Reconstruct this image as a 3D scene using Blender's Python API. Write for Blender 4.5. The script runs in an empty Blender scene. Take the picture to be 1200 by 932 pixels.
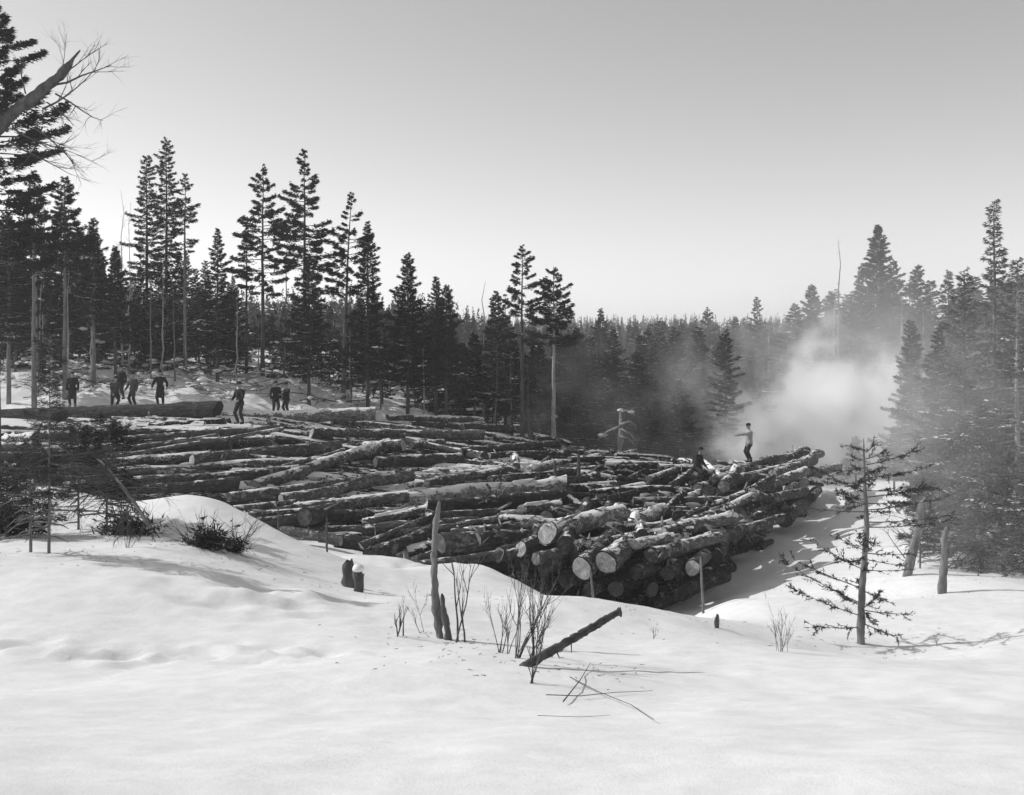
import bpy, math, random
import numpy as np
from mathutils import Vector, Matrix, noise
from mathutils.bvhtree import BVHTree

SC = bpy.context.scene
COL = SC.collection
F = 1300.0          # focal length in photo pixels (photo 1200 x 932), horizon at row 400
HOR = 400.0
rnd = random.Random(11)

def P(u, v, Y):
    return Vector(((u-600)/F*Y, Y, -(v-HOR)/F*Y))
def PX(u, Y): return (u-600)/F*Y
def UV(p): return 600+F*p[0]/p[1], HOR-F*p[2]/p[1]

# ------------------------------------------------------------------ materials
def new_mat(name):
    m = bpy.data.materials.new(name); m.use_nodes = True
    nt = m.node_tree; b = nt.nodes['Principled BSDF']
    b.inputs['Specular IOR Level'].default_value = .2
    b.inputs['Roughness'].default_value = .9
    return m, nt, b
def N(nt, t, **kw):
    n = nt.nodes.new(t)
    for k, v in kw.items():
        if k in n.inputs.keys(): n.inputs[k].default_value = v
        else: setattr(n, k, v)
    return n
def g(v): return (v, v, v, 1)
def ramp(nt, fac, stops):
    r = nt.nodes.new('ShaderNodeValToRGB')
    e = r.color_ramp.elements
    while len(e) < len(stops): e.new(.5)
    for i, (p, v) in enumerate(stops): e[i].position = p; e[i].color = g(v)
    nt.links.new(fac, r.inputs[0]); return r.outputs[0]
def noise_tex(nt, scale, detail=4, rough=.6, vec=None, stretch=None):
    if vec is None:
        tc = nt.nodes.new('ShaderNodeTexCoord'); vec = tc.outputs['Object']
    if stretch:
        mp = nt.nodes.new('ShaderNodeMapping'); mp.inputs['Scale'].default_value = stretch
        nt.links.new(vec, mp.inputs[0]); vec = mp.outputs[0]
    n = N(nt, 'ShaderNodeTexNoise'); n.inputs['Scale'].default_value = scale
    n.inputs['Detail'].default_value = detail; n.inputs['Roughness'].default_value = rough
    nt.links.new(vec, n.inputs['Vector']); return n.outputs['Fac']
def bump(nt, b, h, strength, dist):
    bn = N(nt, 'ShaderNodeBump'); bn.inputs['Strength'].default_value = strength; bn.inputs['Distance'].default_value = dist
    nt.links.new(h, bn.inputs['Height']); nt.links.new(bn.outputs[0], b.inputs['Normal'])
def mixc(nt, fac, a, b):
    m = nt.nodes.new('ShaderNodeMix'); m.data_type = 'RGBA'
    for s, i in ((fac, 0), (a, 6), (b, 7)):
        if isinstance(s, (int, float)): m.inputs[i].default_value = s if i == 0 else g(s)
        else: nt.links.new(s, m.inputs[i])
    return m.outputs[2]
def mth(nt, op, a, b=None, c=None, clamp=False):
    m = nt.nodes.new('ShaderNodeMath'); m.operation = op; m.use_clamp = clamp
    for i, s in enumerate((a, b, c)):
        if s is None: continue
        if isinstance(s, (int, float)): m.inputs[i].default_value = s
        else: nt.links.new(s, m.inputs[i])
    return m.outputs[0]

def mat_snow():
    m, nt, b = new_mat('snow')
    n1 = noise_tex(nt, .5, 5, .6); n2 = noise_tex(nt, 70, 4, .8); n3 = noise_tex(nt, 3.0, 4, .6)
    c = ramp(nt, n3, [(.3, .76), (.7, .86)])
    nt.links.new(c, b.inputs['Base Color'])
    h = mth(nt, 'ADD', mth(nt, 'MULTIPLY', n2, .25), n3)
    bump(nt, b, h, .4, .05)
    b.inputs['Roughness'].default_value = .8
    return m
def mat_bark_log():
    # obj.color: r = bark tone, g = how much frost/snow lies on the upper side
    m, nt, b = new_mat('log_bark')
    oi = nt.nodes.new('ShaderNodeObjectInfo')
    sep = nt.nodes.new('ShaderNodeSeparateColor'); nt.links.new(oi.outputs['Color'], sep.inputs[0])
    geo = nt.nodes.new('ShaderNodeNewGeometry')
    sx = nt.nodes.new('ShaderNodeSeparateXYZ'); nt.links.new(geo.outputs['Normal'], sx.inputs[0])
    tc = nt.nodes.new('ShaderNodeTexCoord')
    big = noise_tex(nt, 1.6, 5, .7, geo.outputs['Position'])
    fine = noise_tex(nt, 9, 5, .75, tc.outputs['Object'], (.35, 1, 1))
    patch = noise_tex(nt, 3.4, 4, .7, geo.outputs['Position'])
    t = mth(nt, 'MULTIPLY', ramp(nt, fine, [(.3, .14), (.5, .42), (.68, 1.0)]), 2.0)
    tone = mth(nt, 'MULTIPLY', sep.outputs[0], t)
    pale = ramp(nt, patch, [(.56, 0), (.64, 1)])           # patches where bark is knocked off
    tone2 = mixc(nt, mth(nt, 'MULTIPLY', pale, sep.outputs[2]), tone, .38)
    # snow mask : up-facing + noise
    v = mth(nt, 'ADD', sx.outputs[2], mth(nt, 'MULTIPLY', mth(nt, 'SUBTRACT', fine, .5), 2.4))
    v = mth(nt, 'ADD', v, mth(nt, 'MULTIPLY', mth(nt, 'SUBTRACT', big, .5), 2.2))
    thr = mth(nt, 'SUBTRACT', 1.45, mth(nt, 'MULTIPLY', sep.outputs[1], 1.15))
    mask = mth(nt, 'MULTIPLY', mth(nt, 'SUBTRACT', v, thr), 6.0, clamp=True)
    fl = noise_tex(nt, 15, 4, .7, geo.outputs['Position']); fl2 = noise_tex(nt, .9, 3, .6, geo.outputs['Position'])
    fm = mth(nt, 'MULTIPLY', mth(nt, 'SUBTRACT', mth(nt, 'ADD', fl, mth(nt, 'MULTIPLY', fl2, .8)), mth(nt, 'SUBTRACT', 1.22, mth(nt, 'MULTIPLY', sep.outputs[1], .26))), 14, clamp=True)
    mask = mth(nt, 'MAXIMUM', mask, mth(nt, 'MULTIPLY', fm, .8))
    c = mixc(nt, mask, tone2, .85)
    nt.links.new(c, b.inputs['Base Color'])
    bump(nt, b, mth(nt, 'ADD', fine, mth(nt, 'MULTIPLY', mask, .4)), .9, .05)
    return m
def mat_cut():
    m, nt, b = new_mat('cut_wood')
    tc = nt.nodes.new('ShaderNodeTexCoord')
    mp = nt.nodes.new('ShaderNodeMapping'); mp.inputs['Scale'].default_value = (0, 1, 1)
    nt.links.new(tc.outputs['Object'], mp.inputs[0])
    w = N(nt, 'ShaderNodeTexWave'); w.wave_type = 'RINGS'; w.rings_direction = 'X'
    w.inputs['Scale'].default_value = 7; w.inputs['Distortion'].default_value = 2.2; w.inputs['Detail'].default_value = 3
    nt.links.new(mp.outputs[0], w.inputs['Vector'])
    n = noise_tex(nt, 7, 4, .7)
    c = mixc(nt, .6, ramp(nt, w.outputs['Fac'], [(0, .5), (1, 1.0)]), ramp(nt, n, [(.3, .3), (.65, 1.1)]))
    oi = nt.nodes.new('ShaderNodeObjectInfo')
    sep = nt.nodes.new('ShaderNodeSeparateColor'); nt.links.new(oi.outputs['Color'], sep.inputs[0])
    c = mixc(nt, 1.0, 0.0, c); ml = nt.nodes.new('ShaderNodeMix'); ml.data_type = 'RGBA'; ml.blend_type = 'MULTIPLY'; ml.inputs[0].default_value = 1
    nt.links.new(c, ml.inputs[6]); cb_ = nt.nodes.new('ShaderNodeCombineColor'); [nt.links.new(sep.outputs[0], cb_.inputs[q_]) for q_ in range(3)]; nt.links.new(cb_.outputs[0], ml.inputs[7])
    geo = nt.nodes.new('ShaderNodeNewGeometry'); pn = noise_tex(nt, 5, 4, .7, geo.outputs['Position'])
    msk = mth(nt, 'MULTIPLY', ramp(nt, pn, [(.55, 0), (.6, 1)]), sep.outputs[1])
    c = mixc(nt, msk, ml.outputs[2], .75)
    nt.links.new(c, b.inputs['Base Color'])
    bump(nt, b, n, .5, .02)
    return m
def mat_simple(name, lo, hi, scale=8, rough=.9, bmp=.4, dist=.02, stretch=None):
    m, nt, b = new_mat(name)
    n = noise_tex(nt, scale, 4, .65, None, stretch)
    nt.links.new(ramp(nt, n, [(.32, lo), (.68, hi)]), b.inputs['Base Color'])
    b.inputs['Roughness'].default_value = rough
    if bmp: bump(nt, b, n, bmp, dist)
    return m
def mat_foliage(name, lo, hi):
    m, nt, b = new_mat(name)
    oi = nt.nodes.new('ShaderNodeObjectInfo')
    geo = nt.nodes.new('ShaderNodeNewGeometry')
    n = noise_tex(nt, 1.3, 3, .6, geo.outputs['Position'])
    c = ramp(nt, mth(nt, 'ADD', mth(nt, 'MULTIPLY', n, .6), mth(nt, 'MULTIPLY', oi.outputs['Random'], .4)), [(.25, lo), (.75, hi)])
    nt.links.new(c, b.inputs['Base Color'])
    b.inputs['Roughness'].default_value = .75
    return m
M_SNOW = mat_snow()
M_LOG = mat_bark_log()
M_CUT = mat_cut()
M_TRUNK_D = mat_simple('dark_tree_bark', .045, .13, 5, stretch=(1, 1, .3))
M_TRUNK_P = mat_simple('pale_tree_bark', .20, .46, 4, stretch=(1, 1, .35))
M_TRUNK_M = mat_simple('grey_tree_bark', .10, .24, 5, stretch=(1, 1, .3))
M_TWIG = mat_simple('twig_bark', .05, .12, 12)
M_DEAD = mat_simple('weathered_wood', .10, .26, 9, stretch=(1, 1, .25), dist=.02)
M_FOL = mat_foliage('spruce_needles', .014, .040)
M_FOL2 = mat_foliage('spruce_needles_grey', .035, .085)
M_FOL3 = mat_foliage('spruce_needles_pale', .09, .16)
M_WHITE = mat_simple('clinging_snow', .72, .85, 6)
M_CHIP = mat_simple('torn_bark', .04, .34, 3)
M_WOOL = mat_simple('dark_wool', .014, .03, 20)
M_WOOL2 = mat_simple('grey_wool', .05, .10, 20)
M_COAT_L = mat_simple('light_canvas', .32, .42, 15)
M_PANTS = mat_simple('work_trousers', .03, .05, 15)
M_SKIN = mat_simple('skin', .30, .36, 10, .6, .1)
M_BOOT = mat_simple('boot_leather', .012, .02, 20, .6)

# ------------------------------------------------------------------ mesh building
class MB:
    def __init__(s): s.v = []; s.f = []; s.mi = []
    def tube(s, pts, rad, n=6, mi=0, caps=True, jit=0.0, r=None):
        pts = [Vector(p) for p in pts]; k0 = len(s.v)
        ref = None
        for i, p in enumerate(pts):
            if i == 0: d = pts[1]-p
            elif i == len(pts)-1: d = p-pts[i-1]
            else: d = pts[i+1]-pts[i-1]
            if d.length < 1e-9: d = Vector((0, 0, 1))
            d.normalize()
            if ref is None:
                ref = d.orthogonal().normalized()
            a = (ref-d*ref.dot(d))
            if a.length < 1e-6: a = d.orthogonal()
            a.normalize(); ref = a; b = d.cross(a)
            for j in range(n):
                t = 2*math.pi*j/n; rr = rad[i]
                if jit and r: rr *= 1+r.uniform(-jit, jit)
                s.v.append(p+a*(math.cos(t)*rr)+b*(math.sin(t)*rr))
        for i in range(len(pts)-1):
            for j in range(n):
                a0 = k0+i*n+j; a1 = k0+i*n+(j+1) % n
                s.f.append((a0, a1, a1+n, a0+n)); s.mi.append(mi)
        if caps:
            s.f.append(tuple(k0+j for j in range(n))[::-1]); s.mi.append(mi)
            e = k0+(len(pts)-1)*n
            s.f.append(tuple(e+j for j in range(n))); s.mi.append(mi)
    def rough(s, pts, rad, n=12, rg_=None, amp=.16, mi=0, seed=0, step=.8):
        pts = [Vector(p) for p in pts]; P2, R2 = [], []
        for i in range(len(pts)-1):
            L = (pts[i+1]-pts[i]).length; k = max(2, int(L/(max(rad[i], .02)*step)))
            for j in range(k):
                t = j/k; P2.append(pts[i].lerp(pts[i+1], t)); R2.append(rad[i]*(1-t)+rad[i+1]*t)
        P2.append(pts[-1]); R2.append(rad[-1]); k0 = len(s.v); r0 = max(rad)
        for i, p in enumerate(P2):
            q = noise.noise_vector((i*.35, seed, 2.2)); P2[i] = p+Vector(q)*R2[i]*amp*.7
        s.tube(P2, R2, n, mi)
        for i in range(len(P2)):
            for j in range(n):
                v = s.v[k0+i*n+j]; c = P2[i]; w = v*(1/r0)
                f = 1+amp*2.2*noise.noise(Vector((w.x*1.1+seed, w.y*1.1, w.z*.45)))+amp*1.1*noise.noise(Vector((w.x*3+seed, w.y*3, w.z*.9)))
                if i == len(P2)-1: f *= .7; c = c-Vector((0, 0, R2[i]*NV((j*1.7, seed, 0))*3))
                s.v[k0+i*n+j] = c+(v-P2[i])*f
    def blob(s, c, rx, ry, rz, rg, n=7, m=4, mi=0, rough=.25):
        k0 = len(s.v); c = Vector(c)
        for i in range(m+1):
            ph = math.pi*i/m
            for j in range(n):
                t = 2*math.pi*j/n; q = 1+rg.uniform(-rough, rough)
                s.v.append(c+Vector((math.sin(ph)*math.cos(t)*rx*q, math.sin(ph)*math.sin(t)*ry*q, math.cos(ph)*rz*q)))
        for i in range(m):
            for j in range(n):
                a0 = k0+i*n+j; a1 = k0+i*n+(j+1) % n
                s.f.append((a0, a0+n, a1+n, a1)); s.mi.append(mi)
    def mesh(s, name, mats, smooth=True):
        me = bpy.data.meshes.new(name); me.from_pydata([tuple(v) for v in s.v], [], s.f)
        for m in mats: me.materials.append(m)
        if len(mats) > 1: me.polygons.foreach_set('material_index', s.mi)
        if smooth: me.polygons.foreach_set('use_smooth', [True]*len(me.polygons))
        me.update(); return me
    def build(s, name, mats, parent=None, smooth=True):
        if not isinstance(mats, (list, tuple)): mats = [mats]
        return link(name, s.mesh(name, mats, smooth), parent)
def link(name, me, parent=None):
    o = bpy.data.objects.new(name, me); COL.objects.link(o)
    if parent: o.parent = parent
    return o
def tag(o, label=None, cat=None, group=None, kind=None):
    if label: o['label'] = label
    if cat: o['category'] = cat
    if group: o['group'] = group
    if kind: o['kind'] = kind
    return o
def empty(name, loc=(0, 0, 0), rz=0):
    o = bpy.data.objects.new(name, None); COL.objects.link(o); o.location = loc; o.rotation_euler = (0, 0, rz)
    o.empty_display_size = .1
    return o
def tri_mesh(name, V, mats, mi=None):
    """V: (n,3,3) triangles"""
    n = len(V); me = bpy.data.meshes.new(name)
    me.vertices.add(3*n); me.vertices.foreach_set('co', np.ascontiguousarray(V, dtype=np.float32).ravel())
    me.loops.add(3*n); me.loops.foreach_set('vertex_index', np.arange(3*n, dtype=np.int32))
    me.polygons.add(n); me.polygons.foreach_set('loop_start', np.arange(0, 3*n, 3, dtype=np.int32))
    for m in mats: me.materials.append(m)
    if mi is not None: me.polygons.foreach_set('material_index', np.asarray(mi, dtype=np.int32))
    me.update(calc_edges=True); return me

# ------------------------------------------------------------------ ground
def mq_fit(pts, vals, c):
    A = np.array(pts, float); v = np.array(vals, float); n = len(A)
    d = np.sqrt(((A[:, None]-A[None])**2).sum(-1)+c*c)
    K = np.zeros((n+1, n+1)); K[:n, :n] = d - np.eye(n)*0.002; K[:n, n] = 1; K[n, :n] = 1
    w = np.linalg.solve(K, np.append(v, 0))
    def f(Q):
        Q = np.atleast_2d(np.array(Q, float)); out = np.empty(len(Q))
        for i in range(0, len(Q), 20000):
            q = Q[i:i+20000]
            out[i:i+20000] = np.sqrt(((q[:, None]-A[None])**2).sum(-1)+c*c) @ w[:n] + w[n]
        return out
    return f
gp = []          # (x, y, z)
def gv(*L):
    for u, v, Y in L: gp.append(tuple(P(u, v, Y)))
def gz(*L):
    for u, Y, z in L: gp.append((PX(u, Y), Y, z))
for x in (-12, -4, 0, 4, 12): gp.append((x, -3, -1.6)); gp.append((x, 1.5, -1.7))
for u in (-300, 0, 600, 1200, 1500): gv((u, 932, 4.6), (u, 850, 7.5))
gv((-150, 765, 12.5), (0, 762, 12.5), (300, 765, 12.5), (600, 790, 11), (900, 800, 11), (1200, 800, 11.5), (1400, 790, 12))
gv((-150, 700, 15), (0, 700, 15), (250, 700, 15.5), (430, 735, 14.5), (600, 745, 14.5), (800, 758, 15), (1010, 768, 19), (1200, 748, 19), (1400, 735, 19))
gv((-100, 655, 18), (0, 652, 18), (60, 646, 19), (130, 640, 20), (200, 640, 20), (300, 668, 19), (400, 700, 18.5), (480, 706, 18), (560, 718, 18),
   (650, 704, 19), (740, 718, 19), (830, 729, 19.5), (930, 742, 20))
gv((140, 612, 23.5), (235, 582, 25), (300, 614, 24), (370, 652, 22.5), (430, 690, 21), (0, 600, 24), (-150, 600, 24), (0, 566, 30), (80, 574, 28), (-200, 560, 30))
gz((235, 30, -5.6), (300, 30, -6.2), (380, 27, -6.2), (300, 35, -6.5), (130, 34, -5.6), (0, 40, -5.4), (-150, 40, -5.2))
gv((400, 656, 31), (440, 682, 26), (500, 668, 30), (560, 680, 26.5), (615, 692, 25.5))
gz((650, 26, -6.6), (740, 26, -7.2), (800, 27, -7.0))
gv((830, 718, 27), (900, 692, 33), (900, 655, 41), (950, 622, 50), (1000, 592, 58), (1000, 562, 70), (1100, 562, 60), (1060, 673, 30), (1103, 698, 27),
   (1180, 674, 30), (1150, 622, 38), (1000, 705, 29), (1000, 652, 38), (1300, 670, 31), (1250, 600, 42))
gz((0, 50, -5.0), (150, 45, -6.1), (150, 50, -5.0), (280, 48, -5.4), (420, 45, -6.8), (420, 55, -5.3), (560, 45, -7.5), (560, 55, -6.4), (650, 34, -7.7),
   (720, 31.5, -7.8), (720, 45, -8.2), (800, 33, -7.9), (815, 31.5, -7.7), (860, 45, -8.4), (900, 55, -8.7), (720, 60, -7.9), (960, 65, -8.8), (480, 36, -7.0), (600, 32.5, -7.4))
gv((-100, 470, 60), (-100, 440, 66), (0, 472, 60), (0, 442, 66), (100, 473, 59), (100, 434, 70), (200, 470, 60), (200, 434, 70), (300, 480, 61), (340, 442, 68), (420, 468, 68))
gz((440, 72, -4.2), (560, 72, -5.2), (600, 72, -6.3), (700, 72, -8.2), (800, 75, -8.8), (1000, 80, -8.8), (1200, 60, -6.5), (1200, 80, -7.2), (0, 85, -1.2), (300, 85, -1.8), (600, 88, -6.5), (850, 90, -8.8), (1400, 60, -6))
_gf = mq_fit([(a, b) for a, b, c in gp], [c for a, b, c in gp], 1.2)
def ss(a, b, x): t = np.clip((x-a)/(b-a), 0, 1); return t*t*(3-2*t)
def ground_base(X, Y):
    X = np.atleast_1d(np.array(X, float)); Y = np.atleast_1d(np.array(Y, float))
    z = _gf(np.stack([np.clip(X, -34, 36), np.clip(Y, -3, 88)], -1))
    far = ss(90, 480, Y); z = z*(1-far) + far*(0.0)
    z += ss(430, 620, Y)*6.5 + np.where(X < 0, ss(60, 300, -X)*6, 0)*ss(0, 80, Y)
    return z
NV = noise.noise
def ground_detail(x, y, z):
    d = 0
    if y < 95 and abs(x) < 60:
        d += .15*NV((x*.35, y*.35, 1.3)) + 0.03*NV((x*1.1, y*.9, 7.1))
        if y < 40: d += .016*NV((x*4.2, y*3.4, 3.1)) + .02*max(0, NV((x*2.1, y*1.6, 13.1)))
        # trodden line in the foreground snow and lumps thrown up beside the landing
        u = 600+F*x/max(y, 1); v = HOR-F*z/max(y, 1)
        t = max(0, 1-abs(y-12.6)/.9)*max(0, min(1, (-x-.8)/2))
        if t > 0: d += t*(.15*NV((x*2.6, y*3, 9))+.09*NV((x*7, y*7, 2))-.03)
        t = max(0, 1-abs(y-28)/5)*max(0, 1-abs(x+1.5)/3.5)
        if t > 0: d += t*(.30*NV((x*1.3, y*1.3, 5))+.16*NV((x*3.4, y*3.4, 6)))
        t = max(0, 1-abs(y-16.5)/2.2)*max(0, 1-abs(x+3.6)/2.6)
        if t > 0: d += t*(.24*NV((x*1.1, y*2.0, 15))+.09*NV((x*4, y*4, 16)))
        t = max(0, min(1, (y-55)/5))
        if t > 0: d += t*(.35*NV((x*.5, y*.5, 25))+.2*NV((x*1.5, y*1.5, 26)))
    else:
        d += 1.0*NV((x*.02, y*.02, 1.3))*min(1, max(0, (y-95)/100))
    return d
def G(x, y):
    z = float(ground_base(x, y)[0]); return z+ground_detail(x, y, z)
def axis(dense0, dense1, step, lo, hi, grow=1.12):
    a = list(np.arange(dense0, dense1, step)); s = step; x = dense0; L = []
    while x > lo: s *= grow; x -= s; L.append(x)
    s = step; x = a[-1]; R = []
    while x < hi: s *= grow; x += s; R.append(x)
    return np.array(L[::-1]+a+R)
xs = axis(-16, 16, .13, -900, 900, 1.05)
ys = []; y = -4.0
while y < 900: ys.append(y); y += max(.11, .0075*abs(y)) if y < 100 else .03*y
y = -4.0; back = []
st = .5
while y > -300: y -= st; st *= 1.3; back.append(y)
ys = np.array(back[::-1]+ys)
XX, YY = np.meshgrid(xs, ys); zb = ground_base(XX.ravel(), YY.ravel())
zd = np.array([ground_detail(a, b, c) for a, b, c in zip(XX.ravel().tolist(), YY.ravel().tolist(), zb.tolist())])
V = np.stack([XX.ravel(), YY.ravel(), zb+zd], -1)
nx, ny = len(xs), len(ys)
i0 = (np.arange(ny-1)[:, None]*nx+np.arange(nx-1)[None]).ravel()
Q = np.stack([i0, i0+1, i0+nx+1, i0+nx], -1).astype(np.int32)
me = bpy.data.meshes.new('snow_ground'); me.vertices.add(len(V)); me.vertices.foreach_set('co', V.astype(np.float32).ravel())
me.loops.add(Q.size); me.loops.foreach_set('vertex_index', Q.ravel()); me.polygons.add(len(Q))
me.polygons.foreach_set('loop_start', np.arange(0, Q.size, 4, dtype=np.int32)); me.update(calc_edges=True)
me.polygons.foreach_set('use_smooth', [True]*len(Q)); me.materials.append(M_SNOW)
tag(link('snow_ground', me), 'deep snow covering the slope, the landing and the valley', None, None, 'structure')
print('ground', nx, ny)

# ------------------------------------------------------------------ logs
top = [(-60, 487, 60), (0, 487, 58), (120, 482, 57), (260, 481, 56), (281, 497, 52), (440, 484, 62), (600, 502, 65), (720, 532, 65), (830, 541, 62), (876, 543, 54), (960, 529, 66), (968, 547, 60),
       (0, 530, 48), (150, 540, 47), (150, 575, 42), (280, 570, 42), (280, 600, 38.5), (420, 530, 51), (420, 570, 44), (430, 610, 38), (430, 650, 35), (520, 520, 56), (560, 570, 45), (520, 610, 36.5),
       (600, 600, 38), (640, 615, 34), (650, 650, 31.5), (720, 575, 45), (720, 620, 35), (720, 645, 31.5), (800, 575, 44), (800, 610, 35), (815, 640, 32), (860, 572, 44), (860, 602, 38), (905, 562, 50), (950, 552, 57), (905, 592, 45)]
face = [(720, 700, 31.5), (640, 690, 31.3), (815, 700, 32), (905, 635, 45), (480, 660, 33.5), (300, 612, 38), (0, 565, 44), (955, 590, 57)]
_D = mq_fit([(a, b) for a, b, c in top+face], [1/c for a, b, c in top+face], 30)
def D(u, v): return 1/float(_D([(u, v)])[0])
tp = [P(*t) for t in top]
_T = mq_fit([(p.x, p.y) for p in tp], [p.z for p in tp], 1.5)
def ztop(x, y): return float(_T([(x, y)])[0])

LOGS = []   # dict(a, b, r0, r1, tone, snow, pale, label, caps)
def tlog(u1, v1, u2, v2, th, tone=.07, snow=.5, pale=.2, label=None, d1=None, d2=None, back=None, bend=0, end=None):
    """log traced by its two ends; back=(dx,dy,dz) length vector when only the near end shows"""
    Y1 = d1 or D(u1, v1); a = P(u1, v1, Y1)
    if back:
        jr = random.Random(int(u1*31+v1)); kk = .62 if u1 > 640 else .9; b = a+Vector(back)*kk*jr.uniform(.75, 1.2)+Vector((jr.uniform(-1.3, 1.1), jr.uniform(-.6, .5), jr.uniform(-.25, .35))); th *= (.86 if u1 > 640 and th < 26 else 1)
    else: b = P(u2, v2, d2 or D(u2, v2))
    r = th/2/F*Y1
    if u1 > 700 and not back: r *= .9
    LOGS.append(dict(a=a, b=b, r0=r, r1=r*(.86 if back else .92), tone=tone, snow=snow, pale=pale, label=label, keep=True, bend=bend, traced=True, end=end or (.40 if label and any(q in label for q in ('bright', 'white', 'pale', 'largest')) else None)))
T = tlog
# left part, long logs lying across
T(255, 481, -60, 492, 21, .05, .05, .1, 'huge dark log lying uppermost at left, in front of four men', 55.5, 56.5, end=.03)
T(440, 485, 268, 490, 15, .20, .85, .7, 'frosted pale log lying right behind the lone standing man', 58, 57)
T(178, 499, 98, 503, 9, .12, .5, .4, 'short grey log under the huge dark log', 54, 54)
T(240, 502, 100, 509, 11, .06, 1.0, .1, 'snow-topped log just below the huge dark log', 53, 52)
T(42, 513, -60, 516, 13, .05, 1.0, .1, 'snow-topped log at the left edge below the huge dark log')
T(300, 507, 108, 518, 12, .05, .35, .1, 'dark log running under the boots of the lone standing man')
T(328, 499, 112, 531, 5, .14, .6, .3, 'upper of two slim poles running off left from below the lone man', 52, 47)
T(332, 503, 130, 535, 5, .14, .6, .3, 'lower of two slim poles running off left from below the lone man', 51, 46)
T(270, 520, 118, 528, 14, .04, .3, .1, 'thick dark log beneath the two slim poles')
T(-60, 528, 40, 524, 13, .05, .6, .1, 'dark log at the left edge behind the saplings')
T(-60, 545, 60, 538, 14, .05, .8, .1, 'snowy log at the left edge behind the sapling tops')
T(322, 514, 205, 519, 10, .10, .8, .4, 'snowy log with its tip below the lone standing man')
T(395, 524, 225, 539, 16, .08, .45, .4, 'long thick log left of the bright round log end')
T(245, 533, 120, 541, 8, .08, .9, .3, 'thin snow-lined log in the left middle of the pile')
T(380, 540, 140, 552, 10, .12, .85, .5, 'long mottled log with snow along its whole top at left')
T(402, 528, 318, 551, 6, .14, .5, .3, 'slim pole propped slantwise left of the bright round log end')
T(453, 521, 300, 571, 13, .10, .75, .4, 'bowed log slanting down left from the bright round log end', 53, 43, bend=.35)
T(362, 549, 262, 556, 9, .06, .7, .3)
T(280, 566, 120, 582, 17, .03, .35, .1, 'thick black log at the top of the snow bank on the left')
T(300, 556, 150, 566, 13, .05, .6, .3)
T(455, 559, 268, 583, 11, .10, .6, .5, 'rough-barked log above the black gap on the left')
T(482, 556, 330, 588, 13, .12, .55, .6, 'knotty mottled log rising to the right above the long white log')
T(663, 568, 470, 587, 20, .22, .95, .9, 'long stout log, white on top, in the middle of the pile', 44.5, 41.5)
T(478, 583, 345, 596, 15, .12, .8, .7, 'mottled log ending against the long white log', 41.3, 40)
T(345, 591, 275, 599, 11, .10, .6, .5)
T(400, 599, 262, 607, 12, .06, .7, .2)
T(500, 596, 425, 611, 9, .12, .8, .3, 'short bright log below the left end of the long white log')
T(430, 603, 300, 613, 14, .04, .4, .1)
T(365, 508, 0, 0, 11, .06, .6, .2, 'log with a bright sawn end below the pair of men', back=(4.2, 1.2, .05))
T(473, 522, 385, 527, 13, .08, .6, .4, 'log ending in the bright round sawn end, left of centre', 52, 54)
T(520, 519, 482, 522, 9, .09, .6, .2)
T(357, 606, 0, 0, 21, .06, .3, .3, 'log with a broad grey end above the two stakes at left', d1=37.5, back=(1.5, 4.5, .2))
T(290, 610, 0, 0, 13, .05, .3, .2, None, d1=38, back=(2.5, 4, .2))
T(435, 652, 520, 616, 19, .05, .35, .5, 'stout log whose end points at the snow-capped stump', 33.8, 36)
T(424, 641, 508, 607, 12, .07, .4, .4)
T(452, 667, 540, 640, 12, .06, .4, .4)
T(475, 664, 620, 646, 12, .05, .35, .3, None, 32.6, 32.4)
T(400, 632, 330, 622, 12, .05, .2, .3, None, 35, 37)
T(440, 622, 560, 612, 15, .05, .3, .2)
# centre
T(565, 493, 455, 489, 8, .08, .8, .3, 'snow-lined log on the far edge of the pile below the dense dark spruces')
T(600, 503, 480, 498, 9, .05, .4, .1)
T(565, 499, 535, 501, 10, .16, .7, .6)
T(568, 510, 470, 509, 12, .10, .5, .3, 'dark log with a bright knobbly end on the far side of the pile', 58, 58)
T(560, 513, 470, 507, 7, .06, .7, .2)
T(540, 531, 455, 513, 9, .10, .6, .3, 'log slanting down right beyond the bright round log end')
T(540, 538, 440, 541, 13, .05, .5, .2)
T(568, 536, 0, 0, 12, .06, .4, .2, 'log with an upright oval end left of the slim black stake', back=(-2.0, 3.2, .1))
T(650, 521, 540, 528, 8, .05, .4, .2)
T(682, 531, 572, 534, 9, .04, .4, .1, 'thin black log at the far side below the tree with the bare pole trunk')
T(602, 551, 500, 566, 10, .09, .7, .4, 'snowy log slanting up to the white lump at mid pile')
T(604, 547, 0, 0, 10, .10, .7, .5, None, back=(1.5, 2.6, .1))
T(540, 562, 0, 0, 12, .07, .5, .4, None, back=(-2.6, 1.6, .1))
T(652, 543, 618, 551, 10, .18, .9, .8, 'short whitened log above the tip of the long white log')
T(668, 553, 575, 562, 9, .05, .5, .2)
T(662, 583, 498, 596, 19, .03, .25, .1, 'thick black log directly under the long white log')
T(583, 600, 500, 604, 9, .10, .4, .2, 'smooth grey log below the long white log')
T(655, 592, 612, 596, 12, .16, .8, .8, 'stubby whitened log below the tip of the long white log', 39, 38)
T(618, 608, 470, 628, 17, .04, .35, .2, 'long dark log above the snag stump in the foreground')
T(625, 617, 530, 625, 12, .05, .4, .3)
T(607, 612, 540, 613, 8, .05, .6, .2)
T(516, 637, 0, 0, 24, .07, .4, .4, 'log with an upright grey end beside the foreground snag stump', d1=33.5, back=(4.5, 1.6, .1))
T(608, 641, 0, 0, 17, .06, .4, .5, 'log with a small pale end left of the split pale log', d1=32.3, back=(2.5, 3.8, .2))
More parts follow.
